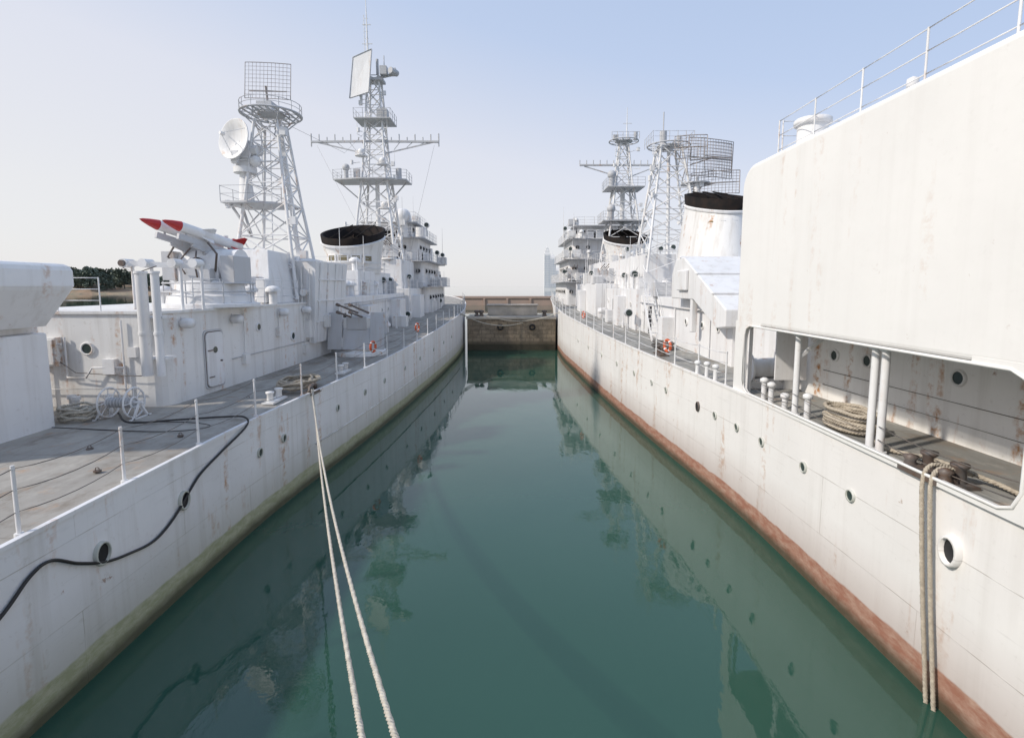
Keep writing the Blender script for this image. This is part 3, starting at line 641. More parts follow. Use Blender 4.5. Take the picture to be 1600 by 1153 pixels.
# ================================================================== RIGHT SHIP
R=Ship(12.9,1,[-14,0,8,15,19.5,26,33,40,46,60,75,85,94],[6.75,6.72,6.7,6.6,6.15,5.65,5.25,4.95,4.65,4.8,5.6,7.6,12.8],
       [3.45,3.45,3.45,3.47,3.52,3.6,3.7,3.85,4.0,4.35,4.8,5.2,5.6],94)
SR=empty('warship',(12.9,40,0),'white painted destroyer with enclosed side gallery and red lower hull','warship')
hR=R.hull(M_hr,SR); R.deck(M_deck2,SR); R.gunwale(M_hr,SR)
for y in (9.7,11.3,13.2,14.6,16,20,21.6,24,27,30.5,34.5,38.5): porthole(hR,(R.E(y)-.01,y,2.5),(-1,0,0),.10,M_green,rw=1.25)
porthole(hR,(R.E(7.4)-.01,7.4,2.6),(-1,0,0),.14,M_hr,'hawse_opening',.10,1.4,1.25)
porthole(hR,(R.E(17.4)-.01,17.2,2.5),(-1,0,0),.12,M_steel,'hawse_opening',.03,1.3,1.08)
X0=6.62
me=bpy.data.meshes.new('upper_block'); bm=bmesh.new()
bmesh.ops.create_cube(bm,size=1)
for v in bm.verts: v.co=V((X0+5.4+v.co.x*10.8,6.05+v.co.y*18.1,7.72+v.co.z*4.44))
eds=[e for e in bm.edges if all(v.co.z>9.5 and v.co.y>14 for v in e.verts)]
bmesh.ops.bevel(bm,geom=eds,offset=.65,segments=8,profile=.5,affect='EDGES')
for f in bm.faces: f.smooth=abs(f.normal.x)<.99 and abs(f.normal.y)<.99 and abs(f.normal.z)<.99
oc=V((X0+5.4,6.05,5.5))
for v in bm.verts: v.co-=oc
bm.to_mesh(me); bm.free(); me.materials.append(M_blk)
ub=bpy.data.objects.new('upper_block',me); COL.objects.link(ub); place(ub,oc,SR); ub['label']='smooth white overhanging superstructure block with rounded roof corner'
bv=ub.modifiers.new('bevel','BEVEL'); bv.width=.12; bv.segments=4; bv.limit_method='ANGLE'; bv.angle_limit=math.radians(50)
def cpoly(yo,yi,ym):
    r=.32; z0,z1=3.60,5.5; s=1 if yi>ym else -1; pts=[(ym,3.5),(yo,3.5),(yo,z1+.1),(yi-s*.9,z1+.1),(yi-s*.9,z1)]
    for k in range(0,7):
        a=k/6*math.pi/2; pts.append((yi-s*r+s*r*math.sin(a),z1-r+r*math.cos(a)))
    for k in range(0,7):
        a=k/6*math.pi/2; pts.append((yi-s*r+s*r*math.cos(a),z0+r-r*math.sin(a)))
    pts.append((ym,z0)); return [(X0-.004,y,z) for y,z in pts]
b=B(M_blk); b.extr(cpoly(15.1,14.5,10.4),(.1,0,0)); b.extr(cpoly(-3,6.4,10.4),(.1,0,0)); b.done('gallery_side_frame',SR)
b=B(M_blk)
b.tube([(X0,14.5,3.95),(X0,14.5,5.2),(X0,14.41,5.41),(X0,14.2,5.5),(X0,6.7,5.5),(X0,6.5,5.41),(X0,6.4,5.2),(X0,6.4,3.92),(X0,6.5,3.69),(X0,6.7,3.6),(X0,14.2,3.6),(X0,14.41,3.7)],.03,6,True); b.done('opening_rim',SR)
M_gal=paint('gallery_wall_paint',(.87,.85,.82),dirt=.35,rust=1.,rth=.53)
b=B(M_gal); b.prism([(9.35,-3),(17.3,-3),(17.3,15.0),(8.6,15.0)],3.4,5.52); iw=b.done('gallery_inner_wall',SR,label='inner gallery wall with portholes and rust stains')
nx=V((-18,-.75,0)).normalized(); xi=lambda y:9.35-.75*(y+3)/18
for y,z in ((13.6,4.75),(12.4,4.78),(9.95,4.8),(8.25,4.82),(6.9,4.8)): porthole(iw,(xi(y)-.01,y,z),nx,.13,M_wh2)
b=B(M_wire)
for z in (3.9,4.3): b.tube([(xi(14)-.03,14,z),(xi(6)-.03,6,z)],.009,4)
b.done('handrail',iw)
b=B(M_wh)
b.tube([(xi(14.8)-.06,14.8,5.35),(xi(0)-.06,0,5.35)],.04); b.tube([(xi(14.8)-.06,14.8,5.2),(xi(0)-.06,0,5.2)],.025)
for y in (8,10.8,13.5): b.beam((xi(y)-.02,y,5.1),(xi(y)-.1,y,5.45),.05)
b.done('pipework',iw)
for y in (9.35,9.62,12.25):
    b=B(M_wh); b.cyl((6.9,y,3.45),(6.9,y,5.5),.07,n=12); b.cyl((6.9,y,3.45),(6.9,y,3.52),.12,n=12); b.cyl((6.9,y,5.42),(6.9,y,5.5),.11,n=12)
    if y>12: b.beam((6.93,y,4.9),(7.7,y+.05,5.5),.08)
    b.done('pillar',SR)
b=B(M_wh); b.cyl((7.0,14.9,3.45),(7.0,14.9,5.5),.05); b.box(7.6,8.5,14.6,14.66,3.9,5.5); b.done('gallery_end_frame',SR)
rails(ub,[[(7.3,14.5,9.93),(7.2,1.,9.93)]],1.15,1.75,3,.022,.014); rails(ub,[[(7.4,14.5,9.93),(16,14.5,9.93)]],1.15,1.75,3,.022,.014)
b=B(M_wh); b.cyl((7.75,13.7,9.93),(7.75,13.7,10.75),.36,n=20); b.lathe((7.75,13.7,10.7),(0,0,1),[(.36,0),(.44,.02),(.44,.14),(.4,.17),(0,.17)],24); b.torus((7.75,13.7,10.1),(0,0,1),.37,.03); b.done('ventilator',ub,label='short flat topped cylindrical roof vent')
b=B(M_wh); b.cyl((7.7,10.3,9.93),(7.7,10.3,10.4),.05); b.lathe((7.7,10.3,10.35),(0,0,1),[(.05,0),(.1,.03),(.1,.2),(0,.25)],12); b.done('signal_lamp',ub)
for x,y,h in ((6.95,14.0,.5),(6.95,13.6,.45),(6.95,12.9,.3),(6.95,11.9,.5),(6.55,16.4,.5),(6.5,17.0,.5),(6.4,17.6,.45)):
    b=B(M_wh); b.cyl((x+.05,y,3.47),(x+.05,y,3.47+h),.07,n=12); b.lathe((x+.05,y,3.47+h-.03),(0,0,1),[(.07,0),(.11,.02),(.11,.1),(.05,.14),(0,.14)],12); b.done('deck_vent_post',SR)
bitts(SR,7.05,8.1,3.46,.9); bitts(SR,6.6,22.5,3.56)
b=B(M_steel); b.box(6.6,6.95,7.7,8.5,3.5,3.6)
for dy in (-.35,.35): b.lathe((6.78,8.1+dy,3.58),(0,0,1),[(.1,0),(.08,.08),(.12,.16),(0,.2)],12)
b.done('fairlead',SR)
b=B(M_wh2); b.cyl((7.3,15.6,4.1),(8.1,15.6,4.1),.3,n=18)
for x in (7.25,8.15): b.cyl((x-.03,15.6,4.1),(x+.03,15.6,4.1),.5,n=20)
b.box(7.2,8.2,15.3,15.9,3.5,3.8); b.box(8.2,8.5,15.2,16,3.5,4.6); b.mt(M_or); b.cyl((7.0,15.5,4.3),(7.05,15.5,4.3),.07); b.done('winch',SR)
b=B(M_wh)
b.box(8.7,17,15.05,19.2,3.45,6.0)
b.box(8.3,17,19.2,33,3.5,6.0)
b.box(8.0,17,33,44,3.6,6.4); b.box(9.2,16,36,50,6.4,8.8); b.box(7.7,8.3,26.2,27.0,3.6,5.0); b.box(7.4,8.0,36,37.6,3.8,5.9)
b.mt(M_dark); b.box(8.28,8.31,30.4,31.1,3.75,5.4); b.box(7.98,8.01,40,40.7,3.9,5.6)
rh=b.done('midship_house',SR,bevel=.04)
for y in (20.5,22.2,24.3,32.2): porthole(rh,(8.28,y,4.9),(-1,0,0),.13,M_wh2)
for y in (34.5,38.5,42.5): porthole(rh,(7.98,y,5.4),(-1,0,0),.13,M_wh2)
rails(rh,[[(8.4,25.6,6.0),(8.4,32.8,6.0)],[(8.1,33.1,6.4),(8.1,44,6.4)],[(9.3,36.1,8.8),(9.3,50,8.8)],[(9.4,36,8.8),(15.5,36,8.8)]],1,1.3)
b=B(M_wh); b.tube([(8.22,19.5,5.5),(8.22,32.8,5.55)],.035)
for y in (21.3,25.9,28.8,32): b.cyl((8.24,y,3.6),(8.24,y,5.5),.035,n=6)
b.done('pipework',rh)
b=B(M_wh)
for dx in (0,.62): b.beam((7.55+dx,27.4,3.6),(7.55+dx,29.6,6.0),.06,.16)
for k in range(10): b.box(7.58,8.14,27.5+k*.22,27.68+k*.22,3.82+k*.24,3.85+k*.24)
for dx in (0,.62): b.tube([(7.55+dx,27.3,4.5),(7.55+dx,29.6,6.9)],.02)
b.done('ladder_stair',SR)
# large sloped housing at the foot of the funnel
b=B(M_wh)
pr=[(25.0,6.02),(25.0,7.2),(24.4,7.85),(23.4,7.9),(18.6,5.75),(18.6,5.1),(19.4,5.0),(22.0,6.02)]
b.extr([(7.75,y,z) for y,z in pr],(2.7,0,0))
for y,z in ((23.8,7.9),(21.6,7.12),(19.8,6.32)): b.beam((7.7,y,z),(10.5,y,z),.14,.1)
b.box(7.6,7.75,22.6,23.8,6.4,7.3); b.beam((7.9,22.3,4.6),(7.9,22.3,6.1),.25)
b.done('launcher_housing',SR,bevel=.14,seg=4,label='large smooth white housing sloping down at the funnel foot')
fR=funnel(SR,11.5,29.6,1.52,2.4,6.0,11.05,12.25,.62,1.45)
for a in (-2.2,-1.85,-1.5):
    x=11.5+1.5*math.cos(a);y=29.6+2.36*math.sin(a);n=V((math.cos(a)/1.5,math.sin(a)/2.3,0)).normalized();w=V((-n.y,n.x,0)); c=V((x,y,9.25))
    b=B(M_wh); b.extr([c+w*-.2,c+w*.2,c+w*.2+V((0,0,.85)),c+w*-.2+V((0,0,.85))],n*.1); b.mt(M_yel if a<-2 else M_gr); b.extr([c+w*-.13+n*.1+V((0,0,.1)),c+w*.13+n*.1+V((0,0,.1)),c+w*.13+n*.1+V((0,0,.75)),c+w*-.13+n*.1+V((0,0,.75))],n*.02); b.done('window',fR)
fR2=funnel(SR,11.3,52,2.05,3.,8.8,11.0,12.5,.6)
tx,ty=11.15,37.0
b=B(M_wh); b.lattice((tx,ty),2.0,7.5,(tx-.2,ty),.7,16.2,6,.085,.04,True); b.cyl((tx,ty,7.5),(tx-.2,ty,16.2),.12,n=8); b.kit((tx,ty),1.8,8.5,.8,15.5,14,rk)
tr=b.done('radar_tower',SR,label='white lattice tower with large mesh antennas')
b=B(M_gr); b.torus((tx-.2,ty,16.3),(0,0,1),1.45,.05,20,6); b.disc((tx-.2,ty,16.25),.8,.08)
for a in range(12):
    t=a*math.pi/6; b.cyl((tx-.2,ty,16.3),(tx-.2+1.45*math.cos(t),ty+1.45*math.sin(t),16.3),.035,n=5)
b.rail([(tx-1.6,ty+1.1,16.35),(tx-1.6,ty-1.1,16.35),(tx+1.2,ty-1.1,16.35),(tx+1.2,ty+1.1,16.35)],.7,.6,2); b.cyl((tx-.6,ty,16.3),(tx-.6,ty,17.3),.25); b.cyl((tx+.5,ty,16.3),(tx+.5,ty,17.),.18); b.cyl((tx-.6,ty,17.3),(tx-.6,ty,18.6),.04); b.done('tower_platform',tr)
b=B(M_gr); b.disc((tx+1.6,ty-.5,13.6),1.0,.07); b.rail([(tx+.6,ty-1.3,13.7),(tx+2.5,ty-1.3,13.7)],.8,.6,2); b.beam((tx+.6,ty,12.2),(tx+2.2,ty-.5,13.6),.1); b.done('tower_platform',tr)
for o_,u_,v_,nu,nv,cv in (((tx+.6,ty-1.6,14.0),(3.5,1.2,0),(.1,.1,2.5),16,12,.15),((tx+1.0,ty-1.2,12.7),(3.1,-.6,.1),(.2,.5,1.6),14,8,.12),((tx-.4,ty-2.2,14.9),(2.0,-.4,0),(0,.2,1.5),9,8,.1),((tx+2.2,ty-.4,14.6),(2.0,.3,-.1),(.1,.3,2.0),10,9,.1)):
    b=B(M_mesh); b.grid(o_,u_,v_,nu,nv,.014,cv); c=V(o_)+V(u_)/2+V(v_)/2; b.beam(V(o_)+V(v_)/2,V(o_)+V(u_)+V(v_)/2,.06); b.beam(c,(tx+1.2,ty-.4,c.z-.3),.07); b.done('mesh_antenna',tr,label='wire mesh radar reflector')
b=B(M_wh); b.cyl((tx+1.5,ty-1.,12.2),(tx+1.5,ty-1.,13.6),.3,.2,12); b.box(tx+.9,tx+2.1,ty-1.6,ty-.6,11.6,12.2); b.beam((tx+.6,ty,11.),(tx+1.6,ty-.8,11.7),.2); b.done('antenna_pedestal',tr)
fx,fy=11.6,55.
b=B(M_wh); b.lattice((fx,fy),2.1,8.,(fx,fy),.9,17.,5,.10,.05,True); b.lattice((fx,fy),.85,17.,(fx,fy),.4,21.3,3,.08,.045,True); b.cyl((fx+.3,fy,21.3),(fx+.3,fy,24.9),.08,.025,8); b.cyl((fx,fy,8),(fx,fy,17),.24,n=8)
b.beam((fx-.1,fy,23.3),(fx+.8,fy,23.3),.05); b.kit((fx,fy),2.0,9,.5,21,16,rk); mr=b.done('main_mast',SR,label='white lattice mast with yard and radar platforms')
for s_,Ln in ((-1,4.6),(1,3.8)):
    b=B(M_gr); b.beam((fx,fy-.5,19.),(fx+s_*Ln,fy-.5,19.),.25,.15); b.beam((fx+s_*.8,fy-.5,17.9),(fx+s_*Ln*.9,fy-.5,18.9),.1)
    for k in range(6): b.cyl((fx+s_*(Ln-k*.7),fy-.5,19.),(fx+s_*(Ln-k*.7),fy-.5,19.5),.05,n=5)
    b.done('yard',mr)
b=B(M_gr); b.torus((fx,fy,21.5),(0,0,1),1.5,.06,20,6); b.disc((fx,fy,21.45),.9,.1)
for a in range(10):
    t=a*math.pi/5; b.cyl((fx,fy,21.5),(fx+1.5*math.cos(t),fy+1.5*math.sin(t),21.5),.04,n=5)
b.rail([(fx-1.4,fy-.9,21.55),(fx+1.4,fy-.9,21.55)],.7,.6,2,.03,.02); b.cyl((fx+1.1,fy-.5,21.5),(fx+1.1,fy-.5,22.3),.2); b.box(fx-1.2,fx-.7,fy-.7,fy-.3,21.5,22.); b.done('mast_platform',mr)
for z,w_ in ((16.6,1.9),(13.2,2.3)):
    b=B(M_gr); b.prism([(fx-w_,fy-1.8),(fx+w_,fy-1.8),(fx+w_,fy+1.5),(fx-w_,fy+1.5)],z,z+.1); b.rail([(fx-w_,fy+1.5,z+.1),(fx-w_,fy-1.8,z+.1),(fx+w_,fy-1.8,z+.1)],.9,.8,3,.025,.015)
    b.cyl((fx-1.4,fy-1.2,z+.1),(fx-1.4,fy-1.2,z+1.),.3); b.ball((fx-1.4,fy-1.2,z+1.3),.45); b.done('mast_platform',mr)
brR,zt=bridge(SR,6.3,16.5,4.2,[(60,74,0,2.8),(60.5,73,.4,2.5),(61,72,.9,2.3),(62,70,1.8,1.5)],-1,9)
fittings(brR,5.9,10,59.2,60.3,[7.2,9.8,12.1],18,rnd); fittings(brR,6.2,9,62,68,[13.8],4,rnd); fittings(rh,9.0,15,44,50,[8.8],10,rnd); fittings(rh,8.6,8.8,26,32,[6.0],4,rnd); fittings(rh,8.6,9.0,33.5,43,[6.4],7,rnd); fittings(rh,7.2,7.8,30,45,[3.85],9,rnd)
b=B(M_wh); b.box(7.2,16.5,44.2,58,3.9,6.8); b.box(8.6,15.5,50,58,6.8,8.9); b.box(6.6,7.2,50,52,4.1,6.2); f2=b.done('forward_house',SR,bevel=.04)
rails(f2,[[(7.3,44.3,6.8),(7.3,58,6.8)],[(8.7,50.1,8.9),(8.7,57.8,8.9)]],1,1.3)
fittings(f2,7.4,8.4,45,57,[6.8],10,rnd); aagun(SR,(8.3,47,6.8),.9); aagun(SR,(7.3,60.5,7.25),.9)
tops=[]
for y in [15.7,17.6,19.6,21.6,23.8,26,28.4,31,33.5,36,38.5,41,43.5,46,49,52,55,58,61,64,67,70,74,78]:
    p=V((R.E(y)+.14,y,R.Z(y)+.03)); tops.append(p); clone(s0,p,SR)
for h in (.38,.72,1.03):
    b=B(M_wh)
    for a,c in zip(tops[:-1],tops[1:]): b.tube([a.lerp(c,t/4)+V((0,0,h-.04*(1-(t/2-1)**2))) for t in range(5)],.012,4)
    b.done('guard_wire',SR)
for h in (.25,.5):
    for y0,y1 in ((14.3,12.25),(12.2,9.65),(9.3,6.4)):
        a=V((6.82,y0,3.5+h));c=V((6.82,y1,3.5+h)); b=B(M_wire); b.tube([a.lerp(c,t/6)+V((0,0,-.08*(1-(t/3-1)**2))) for t in range(7)],.010,4); b.done('guard_wire',SR)
# ================================================================== loose things
def spl(pts,n):
    pts=[V(p) for p in pts]; P=[pts[0]*2-pts[1]]+pts+[pts[-1]*2-pts[-2]]; out=[]
    for i in range(1,len(P)-2):
        for k in range(n):
            t=k/n; a,b_,c,d=P[i-1],P[i],P[i+1],P[i+2]
            out.append(.5*((2*b_)+(c-a)*t+(2*a-5*b_+4*c-d)*t*t+(-a+3*b_-3*c+d)*t**3))
    out.append(pts[-1]); return out
def strand_rope(b,pts,R_,pitch=.2):
    L_=[0]
    for a,c in zip(pts[:-1],pts[1:]): L_.append(L_[-1]+(c-a).length)
    N=int(L_[-1]/.035); arr=np.array([tuple(p) for p in pts])
    s_=np.linspace(0,L_[-1],N); P=np.stack([np.interp(s_,L_,arr[:,k]) for k in range(3)],1)
    for j in range(3):
        q=[]
        for i in range(N):
            d=V(P[min(i+1,N-1)]-P[max(i-1,0)]); _,u,w=basis(d); a=2*math.pi*(s_[i]/pitch+j/3)
            q.append(V(P[i])+(u*math.cos(a)+w*math.sin(a))*R_*.48)
        b.tube(q,R_*.6,5)
for e0,e1,sag in (((-6.75,17.1,3.15),(.55,-.7,5.0),1.3),((-6.72,16.9,3.15),(.80,-.7,5.0),1.15)):
    a=V(e0);c=V(e1); pts=[a.lerp(c,t/24)+V((0,0,-sag*(1-(t/12-1)**2))) for t in range(25)]
    b=B(M_rope2); strand_rope(b,pts,.023,.13); b.done('mooring_rope',label='pale twisted rope running from ship fairlead to the quay',category='rope',group='mooring ropes')
for y,ye in ((7.98,7.52),(7.82,7.37)):
    pts=spl([(7.3,y+.02,3.62),(7.0,y,3.72),(6.72,y-.02,3.74),(6.60,y-.04,3.55),(6.58,y-.08,3.1),(6.6,(y+ye)/2,1.6),(6.6,ye,0),(6.6,ye-.05,-.6)],8)
    b=B(M_rope); strand_rope(b,pts,.036,.16); b.done('mooring_rope',label='thick rope hanging over the red bottomed hull into the water',category='rope',group='mooring ropes')
def coil(c,rx,ry,turns,r,seed,mat,label,h=.25,j=1.):
    rd=random.Random(seed); pts=[]; n=14; c=V(c)
    for t in range(turns):
        k=1+(rd.uniform(.72,1.08)-1)*j; ox,oy=rd.uniform(-.12,.12)*rx*j,rd.uniform(-.15,.15)*ry*j; zz=r+h*t/turns
        for i in range(n):
            a=2*math.pi*i/n; pts.append(c+V((ox+rx*k*math.cos(a)+rd.uniform(-.03,.03)*j,oy+ry*k*math.sin(a)+rd.uniform(-.03,.03)*j,zz+rd.uniform(0,.07)*j)))
    b=B(mat); strand_rope(b,spl(pts,3),r,.18); return b.done('rope_coil',label=label,category='rope coil')
coil((-7.55,17.8,3.03),.6,.9,9,.045,3,M_rope,'coiled tan mooring rope lying on the deck',.28)
coil((-11.75,13.6,2.98),.45,.4,7,.04,4,M_rope2,'small coil of pale rope by the cable reel',.32)
coil((7.35,10.9,3.5),.36,.66,8,.045,5,M_rope,'coiled mooring rope inside the side gallery',.42,.55)
coil((7.3,24.5,3.6),.4,.9,5,.05,8,M_wire,'dark rope heaped on the side deck',.25)
b=B(M_rope); strand_rope(b,spl([(7.35,10.3,3.55),(7.1,9.6,3.52),(7.3,9.0,3.55),(7.05,8.5,3.7),(7.2,8.1,3.68),(7.5,7.6,3.56),(7.5,7.0,3.54),(7.8,6.3,3.54)],10),.040); b.done('mooring_rope',label='tan rope turned around black mooring bitts',category='rope',group='mooring ropes')
cr=empty('cable_reel',(-10.8,13.9,2.95),'white spoked cable reel standing on the deck','cable reel')
b=B(M_wh); q0=3.4
for x in (-11.3,-10.3): b.beam((x,13.6,2.95),(x,13.9,q0),.05); b.beam((x,14.2,2.95),(x,13.9,q0),.05); b.beam((x,13.5,2.98),(x,14.3,2.98),.05)
b.cyl((-11.4,13.9,q0),(-10.2,13.9,q0),.035); b.done('frame',cr)
for x in (-11.15,-10.45):
    b=B(M_wh); b.torus((x,13.9,q0),(1,0,0),.41,.026,24,6); b.torus((x,13.9,q0),(1,0,0),.14,.025,16,6)
    for k in range(8):
        a=k*math.pi/4; b.cyl((x,13.9+.1*math.cos(a),q0+.1*math.sin(a)),(x,13.9+.41*math.cos(a),q0+.41*math.sin(a)),.014,n=5)
    b.done('flange',cr)
b=B(M_gr); b.cyl((-11.13,13.9,q0),(-10.47,13.9,q0),.11,n=18)
for k in range(8): b.torus((-11.1+k*.085,13.9,q0),(1,0,0),.11,.035,18,6)
b.done('wound_cable',cr)
y=lambda q:L.E(q)+.045
hp=[(-10.6,13.5,3.2),(-10.0,13.1,3.05),(-9.0,13.5,3.02),(-7.9,13.9,3.0),(-7.25,13.6,3.06),(y(13.1)+.03,13.1,2.95),(y(12),12,2.62),(y(11.2),11.2,2.4),(y(10.7),10.75,2.15),(y(10.3),10.2,1.8),(y(9.6),9.6,1.62),(y(8.9),8.9,1.72),(y(8.4),8.4,1.86),(y(7.9),7.9,2.12),(y(7.4),7.45,2.42),(y(7),7.1,2.38),(y(6.5),6.6,2.05),(y(5.8),5.8,1.75),(y(5),5,1.7),(y(3.6),3.6,2.2),(y(3),2.6,2.9),(-7.4,2.2,3.1)]
b=B(M_rub); b.tube(spl(hp,8),.026,8); b.done('black_hose',label='black rubber hose snaking down the ship side',category='hose')
b=B(M_rub); b.tube(spl([(-10.2,13.3,3.02),(-8.6,13.3,3.0),(-7.8,12.9,3.0),(-8.8,12.5,2.98),(-12.0,12.9,2.98)],8),.012,6); b.done('black_hose',label='thin black cable lying across the deck',category='hose')
for p,ax in (((-6.45,23.6,3.8),(1,-.25,0)),((-5.75,31,4.1),(1,-.25,0)),((6.3,20.6,4.2),(-1,-.25,0)),((5.25,37.5,4.5),(-1,-.25,0))):
    lb=B(M_or); d,u,w=basis(ax); lb.torus(p,ax,.23,.06,20,8); lb.mt(M_wh)
    for k in range(4):
        a=math.pi/4+k*math.pi/2; c=V(p)+(u*math.cos(a)+w*math.sin(a))*.23; tn=(w*math.cos(a)-u*math.sin(a)); lb.cyl(c-tn*.03,c+tn*.03,.066,n=10)
    lb.done('life_buoy',label='orange life buoy hung on the guard rail',category='life buoy',group='life buoys on the rails')
# ================================================================== setting
b=B(M_water); b.add([(-6000,-3000,0),(6000,-3000,0),(6000,9000,0),(-6000,9000,0)],[(0,1,2,3)]); b.done('water',kind='structure',org=(0,0,0))
q=empty('quay_wall',(0,54,0),'brown stone quay wall with concrete coping between the two ships','quay')
b=B(M_stone); b.box(-4.62,4.5,52.6,57,-2,3.2); b.done('wall',q,bevel=.05)
b=B(M_conc); b.box(-4.7,4.56,52.5,57.1,3.2,3.45); b.done('coping',q,bevel=.04)
b=B(M_conc); b.box(-2.6,2.7,55,56.8,3.46,4.5); b.box(-2.75,2.85,54.85,56.95,4.5,4.62); b.done('concrete_parapet',label='pale concrete block standing on the stone quay',category='parapet',bevel=.04)
for x in (-3.7,-3.2,3.4):
    b=B(M_steel); b.lathe((x,53.6,3.45),(0,0,1),[(.25,0),(.22,.1),(.16,.35),(.28,.45),(.26,.6),(0,.65)],16); b.done('mooring_bollard',label='black iron bollard on the stone quay',category='bollard',group='bollards on the quay')
for a,c,s_ in (((-3.4,53.5,3.8),(4.9,50,4.15),.9),((-5.1,50,4.0),(3.4,53.6,3.8),1.3),((-3.7,53.6,3.75),(-5.1,49,4.0),.3)):
    a=V(a);c=V(c); b=B(M_rope2); b.tube([a.lerp(c,t/16)+V((0,0,-s_*(1-(t/8-1)**2))) for t in range(17)],.045,6); b.done('mooring_rope',label='sagging rope strung from quay bollard to ship rail',category='rope',group='mooring ropes')
for x in (-1.2,2.1):
    b=B(M_rub); b.torus((x,52.42,2.4),(0,1,0),.25,.09,16,8); b.done('tyre_fender',label='old black tyre hung on the quay face',category='tyre',group='tyres on the quay')
b=B(M_conc); b.box(-5.9,5.7,-12,-.45,-2,4.5); b.done('quay',label='concrete quay the ropes are tied to',category='quay',kind='structure',bevel=.05)
b=B(M_steel); b.lathe((.68,-.85,4.5),(0,0,1),[(.25,0),(.2,.1),(.15,.35),(.26,.45),(.24,.6),(0,.65)],16); b.done('mooring_bollard',label='black iron bollard at the quay edge',category='bollard')
b=B(M_brk); b.prism([(-60,178),(70,178),(70,186),(-60,186)],-2,2.2)
for k in range(16): b.box(-58+k*8,-57.3+k*8,177.6,178,-1,2.3)
b.prism([(-60.2,177.7),(70.2,177.7),(70.2,186.2),(-60.2,186.2)],2.3,3.0); b.done('breakwater',label='low brown stone breakwater across the harbour mouth',category='breakwater')
b=B(M_cliff); nx_,ny_=90,20; vs=[];fs=[]
for j in range(ny_):
    for i in range(nx_):
        u=i/(nx_-1); v=j/(ny_-1); x=-620+u*330; yy=410+v*150+10*math.sin(u*9)+4*nz_.noise(V((x*.08,0,1)))
        env=min(1,u*8)*min(1,(1-u)*3.2)**.8; pr=min(1,v*6)**.6*min(1,(1-v)*4)
        h=-1.5+env*pr*(10+5*nz_.noise(V((x*.02,yy*.02,0)))+4.*nz_.noise(V((x*.1,yy*.1,3))))+1.2*env
        vs.append((x,yy,h))
for j in range(ny_-1):
    for i in range(nx_-1): fs.append((j*nx_+i,j*nx_+i+1,(j+1)*nx_+i+1,(j+1)*nx_+i))
b.add(vs,fs,False); b.done('headland',kind='structure',label='low rocky headland',category='headland')
def treemesh(seed):
    rd=random.Random(seed); b=B(M_trunk); b.cyl((0,0,0),(0,0,4.5),.3,.18,7)
    for k in range(5):
        a=rd.uniform(0,6.28); b.cyl((0,0,2.6+k*.4),(2*math.cos(a),2*math.sin(a),5.5+k*.3),.12,.04,5)
    c=B(M_fol)
    cl=[(V((rd.uniform(-3,3),rd.uniform(-3,3),rd.uniform(1.8,8.6))),rd.uniform(1.2,2.1)) for _ in range(14)]
    for p,r in cl:
        for _ in range(60):
            d=V((rd.gauss(0,1),rd.gauss(0,1),rd.gauss(0,1))).normalized()*r*rd.uniform(.55,1.05); q_=p+d
            u=V((rd.gauss(0,1),rd.gauss(0,1),rd.gauss(0,1))).normalized(); w=u.orthogonal().normalized()*rd.uniform(.25,.45); u=u*rd.uniform(.25,.45)
            c.add([q_-u-w,q_+u-w,q_+u+w,q_-u+w],[(0,1,2,3)])
    return b,c
protos=[]
for sd_ in range(3):
    tb,cb=treemesh(40+sd_); t0=tb.done('pine_tree',org=(0,0,0)); c0=cb.done('crown',org=(0,0,0),parent=t0); protos.append((t0,c0))
rd=random.Random(11)
def hh(x,yy):
    best=min(range(len(vs)),key=lambda i:(vs[i][0]-x)**2+(vs[i][1]-yy)**2); return vs[best][2]
n_=0
for k in range(130):
    x=-590+k*2.1+rd.uniform(-3,3); yy=rd.uniform(428,500); z=hh(x,yy)-.4
    if x>-322 or z<2: continue
    t0,c0=protos[n_%3]
    if n_<3: tn=t0
    else:
        tn=t0.copy(); COL.objects.link(tn); cn=c0.copy(); COL.objects.link(cn); cn.parent=tn
    n_+=1
    tn.location=(x,yy,z); sc=rd.uniform(.95,1.75); tn.scale=(sc,sc,sc*rd.uniform(.8,1.1)); tn.rotation_euler=(0,0,rd.uniform(0,6))
    tn['label']='dark green pine tree on the rocky headland'; tn['category']='tree'; tn['group']='trees on the headland'
def tower(x,yy,w,h,steps,label):
    t=empty('apartment_tower',(x,yy,0),label,'building',group='far towers across the bay')
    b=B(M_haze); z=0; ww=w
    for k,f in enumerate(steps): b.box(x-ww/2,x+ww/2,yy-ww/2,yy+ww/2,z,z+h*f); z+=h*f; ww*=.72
    b.cyl((x,yy,z),(x,yy,z+h*.08),.8,.2,6); b.done('wall',t)
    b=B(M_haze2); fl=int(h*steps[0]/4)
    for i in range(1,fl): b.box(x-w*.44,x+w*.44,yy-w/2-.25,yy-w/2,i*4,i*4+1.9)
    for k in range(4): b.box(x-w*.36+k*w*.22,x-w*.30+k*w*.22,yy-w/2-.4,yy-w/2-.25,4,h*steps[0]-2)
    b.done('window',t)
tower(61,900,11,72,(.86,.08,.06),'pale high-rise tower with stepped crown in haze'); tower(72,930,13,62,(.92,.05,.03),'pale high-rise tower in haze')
tower(84,960,16,40,(.9,.06,.04),'pale mid-rise block in haze')
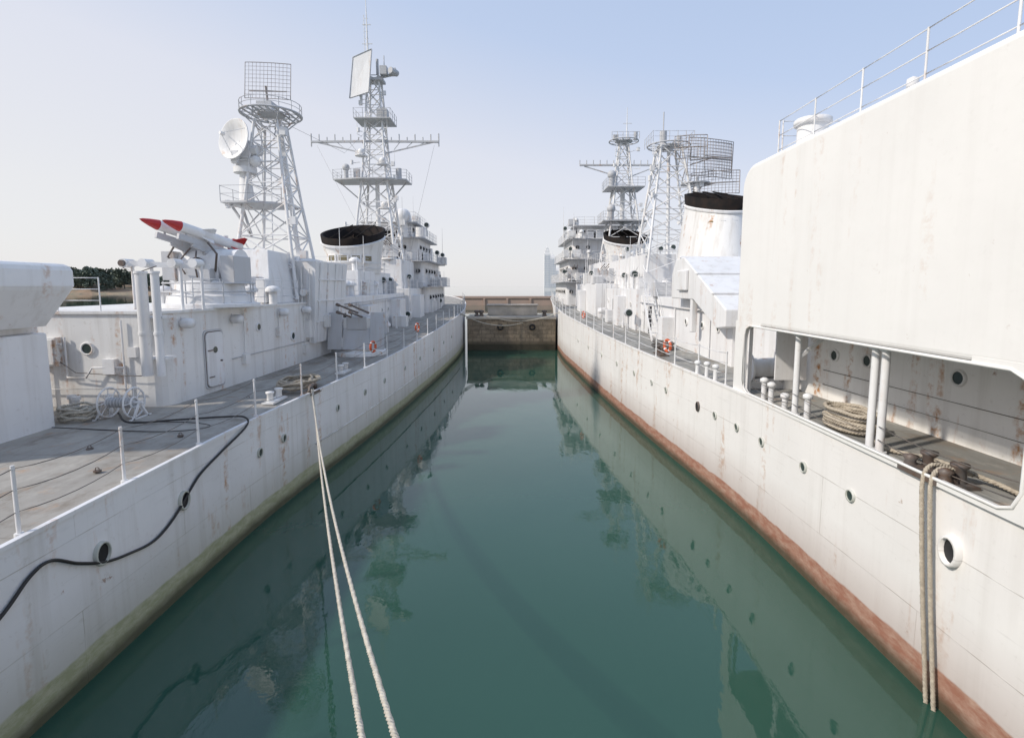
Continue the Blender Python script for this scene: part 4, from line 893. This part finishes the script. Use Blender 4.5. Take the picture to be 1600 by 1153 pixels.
# ================================================================== light, sky, camera
el=math.radians(38); sd=V((-.915,-.40,0)).normalized()*math.cos(el)+V((0,0,math.sin(el)))
ld=bpy.data.lights.new('sun','SUN'); ld.energy=3.35; ld.angle=math.radians(2.5); ld.color=(1,.925,.82)
lo=bpy.data.objects.new('sun',ld); COL.objects.link(lo); lo.rotation_euler=(-sd).to_track_quat('-Z','Y').to_euler(); lo.location=(-40,-20,60)
w=bpy.data.worlds.new('World'); S.world=w; w.use_nodes=True; nt=w.node_tree; N=nt.nodes; K=nt.links.new
bg=N['Background']; out=N['World Output']; sk=N.new('ShaderNodeTexSky'); sk.sky_type='NISHITA'; sk.sun_disc=False
sk.sun_elevation=el; sk.sun_rotation=math.atan2(sd.x,sd.y)%(2*math.pi); sk.air_density=1.0; sk.dust_density=1.5; sk.ozone_density=1.5
K(sk.outputs[0],bg.inputs[0]); bg.inputs[1].default_value=.12
tcn=N.new('ShaderNodeTexCoord'); sp=N.new('ShaderNodeSeparateXYZ'); K(tcn.outputs['Generated'],sp.inputs[0])
ml=N.new('ShaderNodeMath'); ml.operation='MULTIPLY_ADD'; K(sp.outputs[0],ml.inputs[0]); ml.inputs[1].default_value=.22; K(sp.outputs[2],ml.inputs[2])
cr_=N.new('ShaderNodeValToRGB'); K(ml.outputs[0],cr_.inputs[0]); e=cr_.color_ramp.elements
e[0].position=0; e[0].color=(.80,.79,.80,1); e[1].position=.75; e[1].color=(.38,.51,.75,1)
m1=e.new(.22); m1.color=(.74,.755,.83,1); m2=e.new(.42); m2.color=(.52,.62,.82,1)
bh=N.new('ShaderNodeBackground'); K(cr_.outputs[0],bh.inputs[0]); bh.inputs[1].default_value=1.12
mx_=N.new('ShaderNodeMixShader'); mx_.inputs[0].default_value=.85; K(bg.outputs[0],mx_.inputs[1]); K(bh.outputs[0],mx_.inputs[2]); K(mx_.outputs[0],out.inputs[0])
cd=bpy.data.cameras.new('camera'); cd.lens=18; cd.sensor_width=36; cd.shift_y=-.0284; cd.clip_end=20000; cd.clip_start=.05
co=bpy.data.objects.new('camera',cd); COL.objects.link(co); co.location=(0,0,6.6); co.rotation_euler=(math.radians(84),0,0); S.camera=co
S.view_settings.view_transform='Standard'; S.view_settings.look='None'; S.view_settings.exposure=0
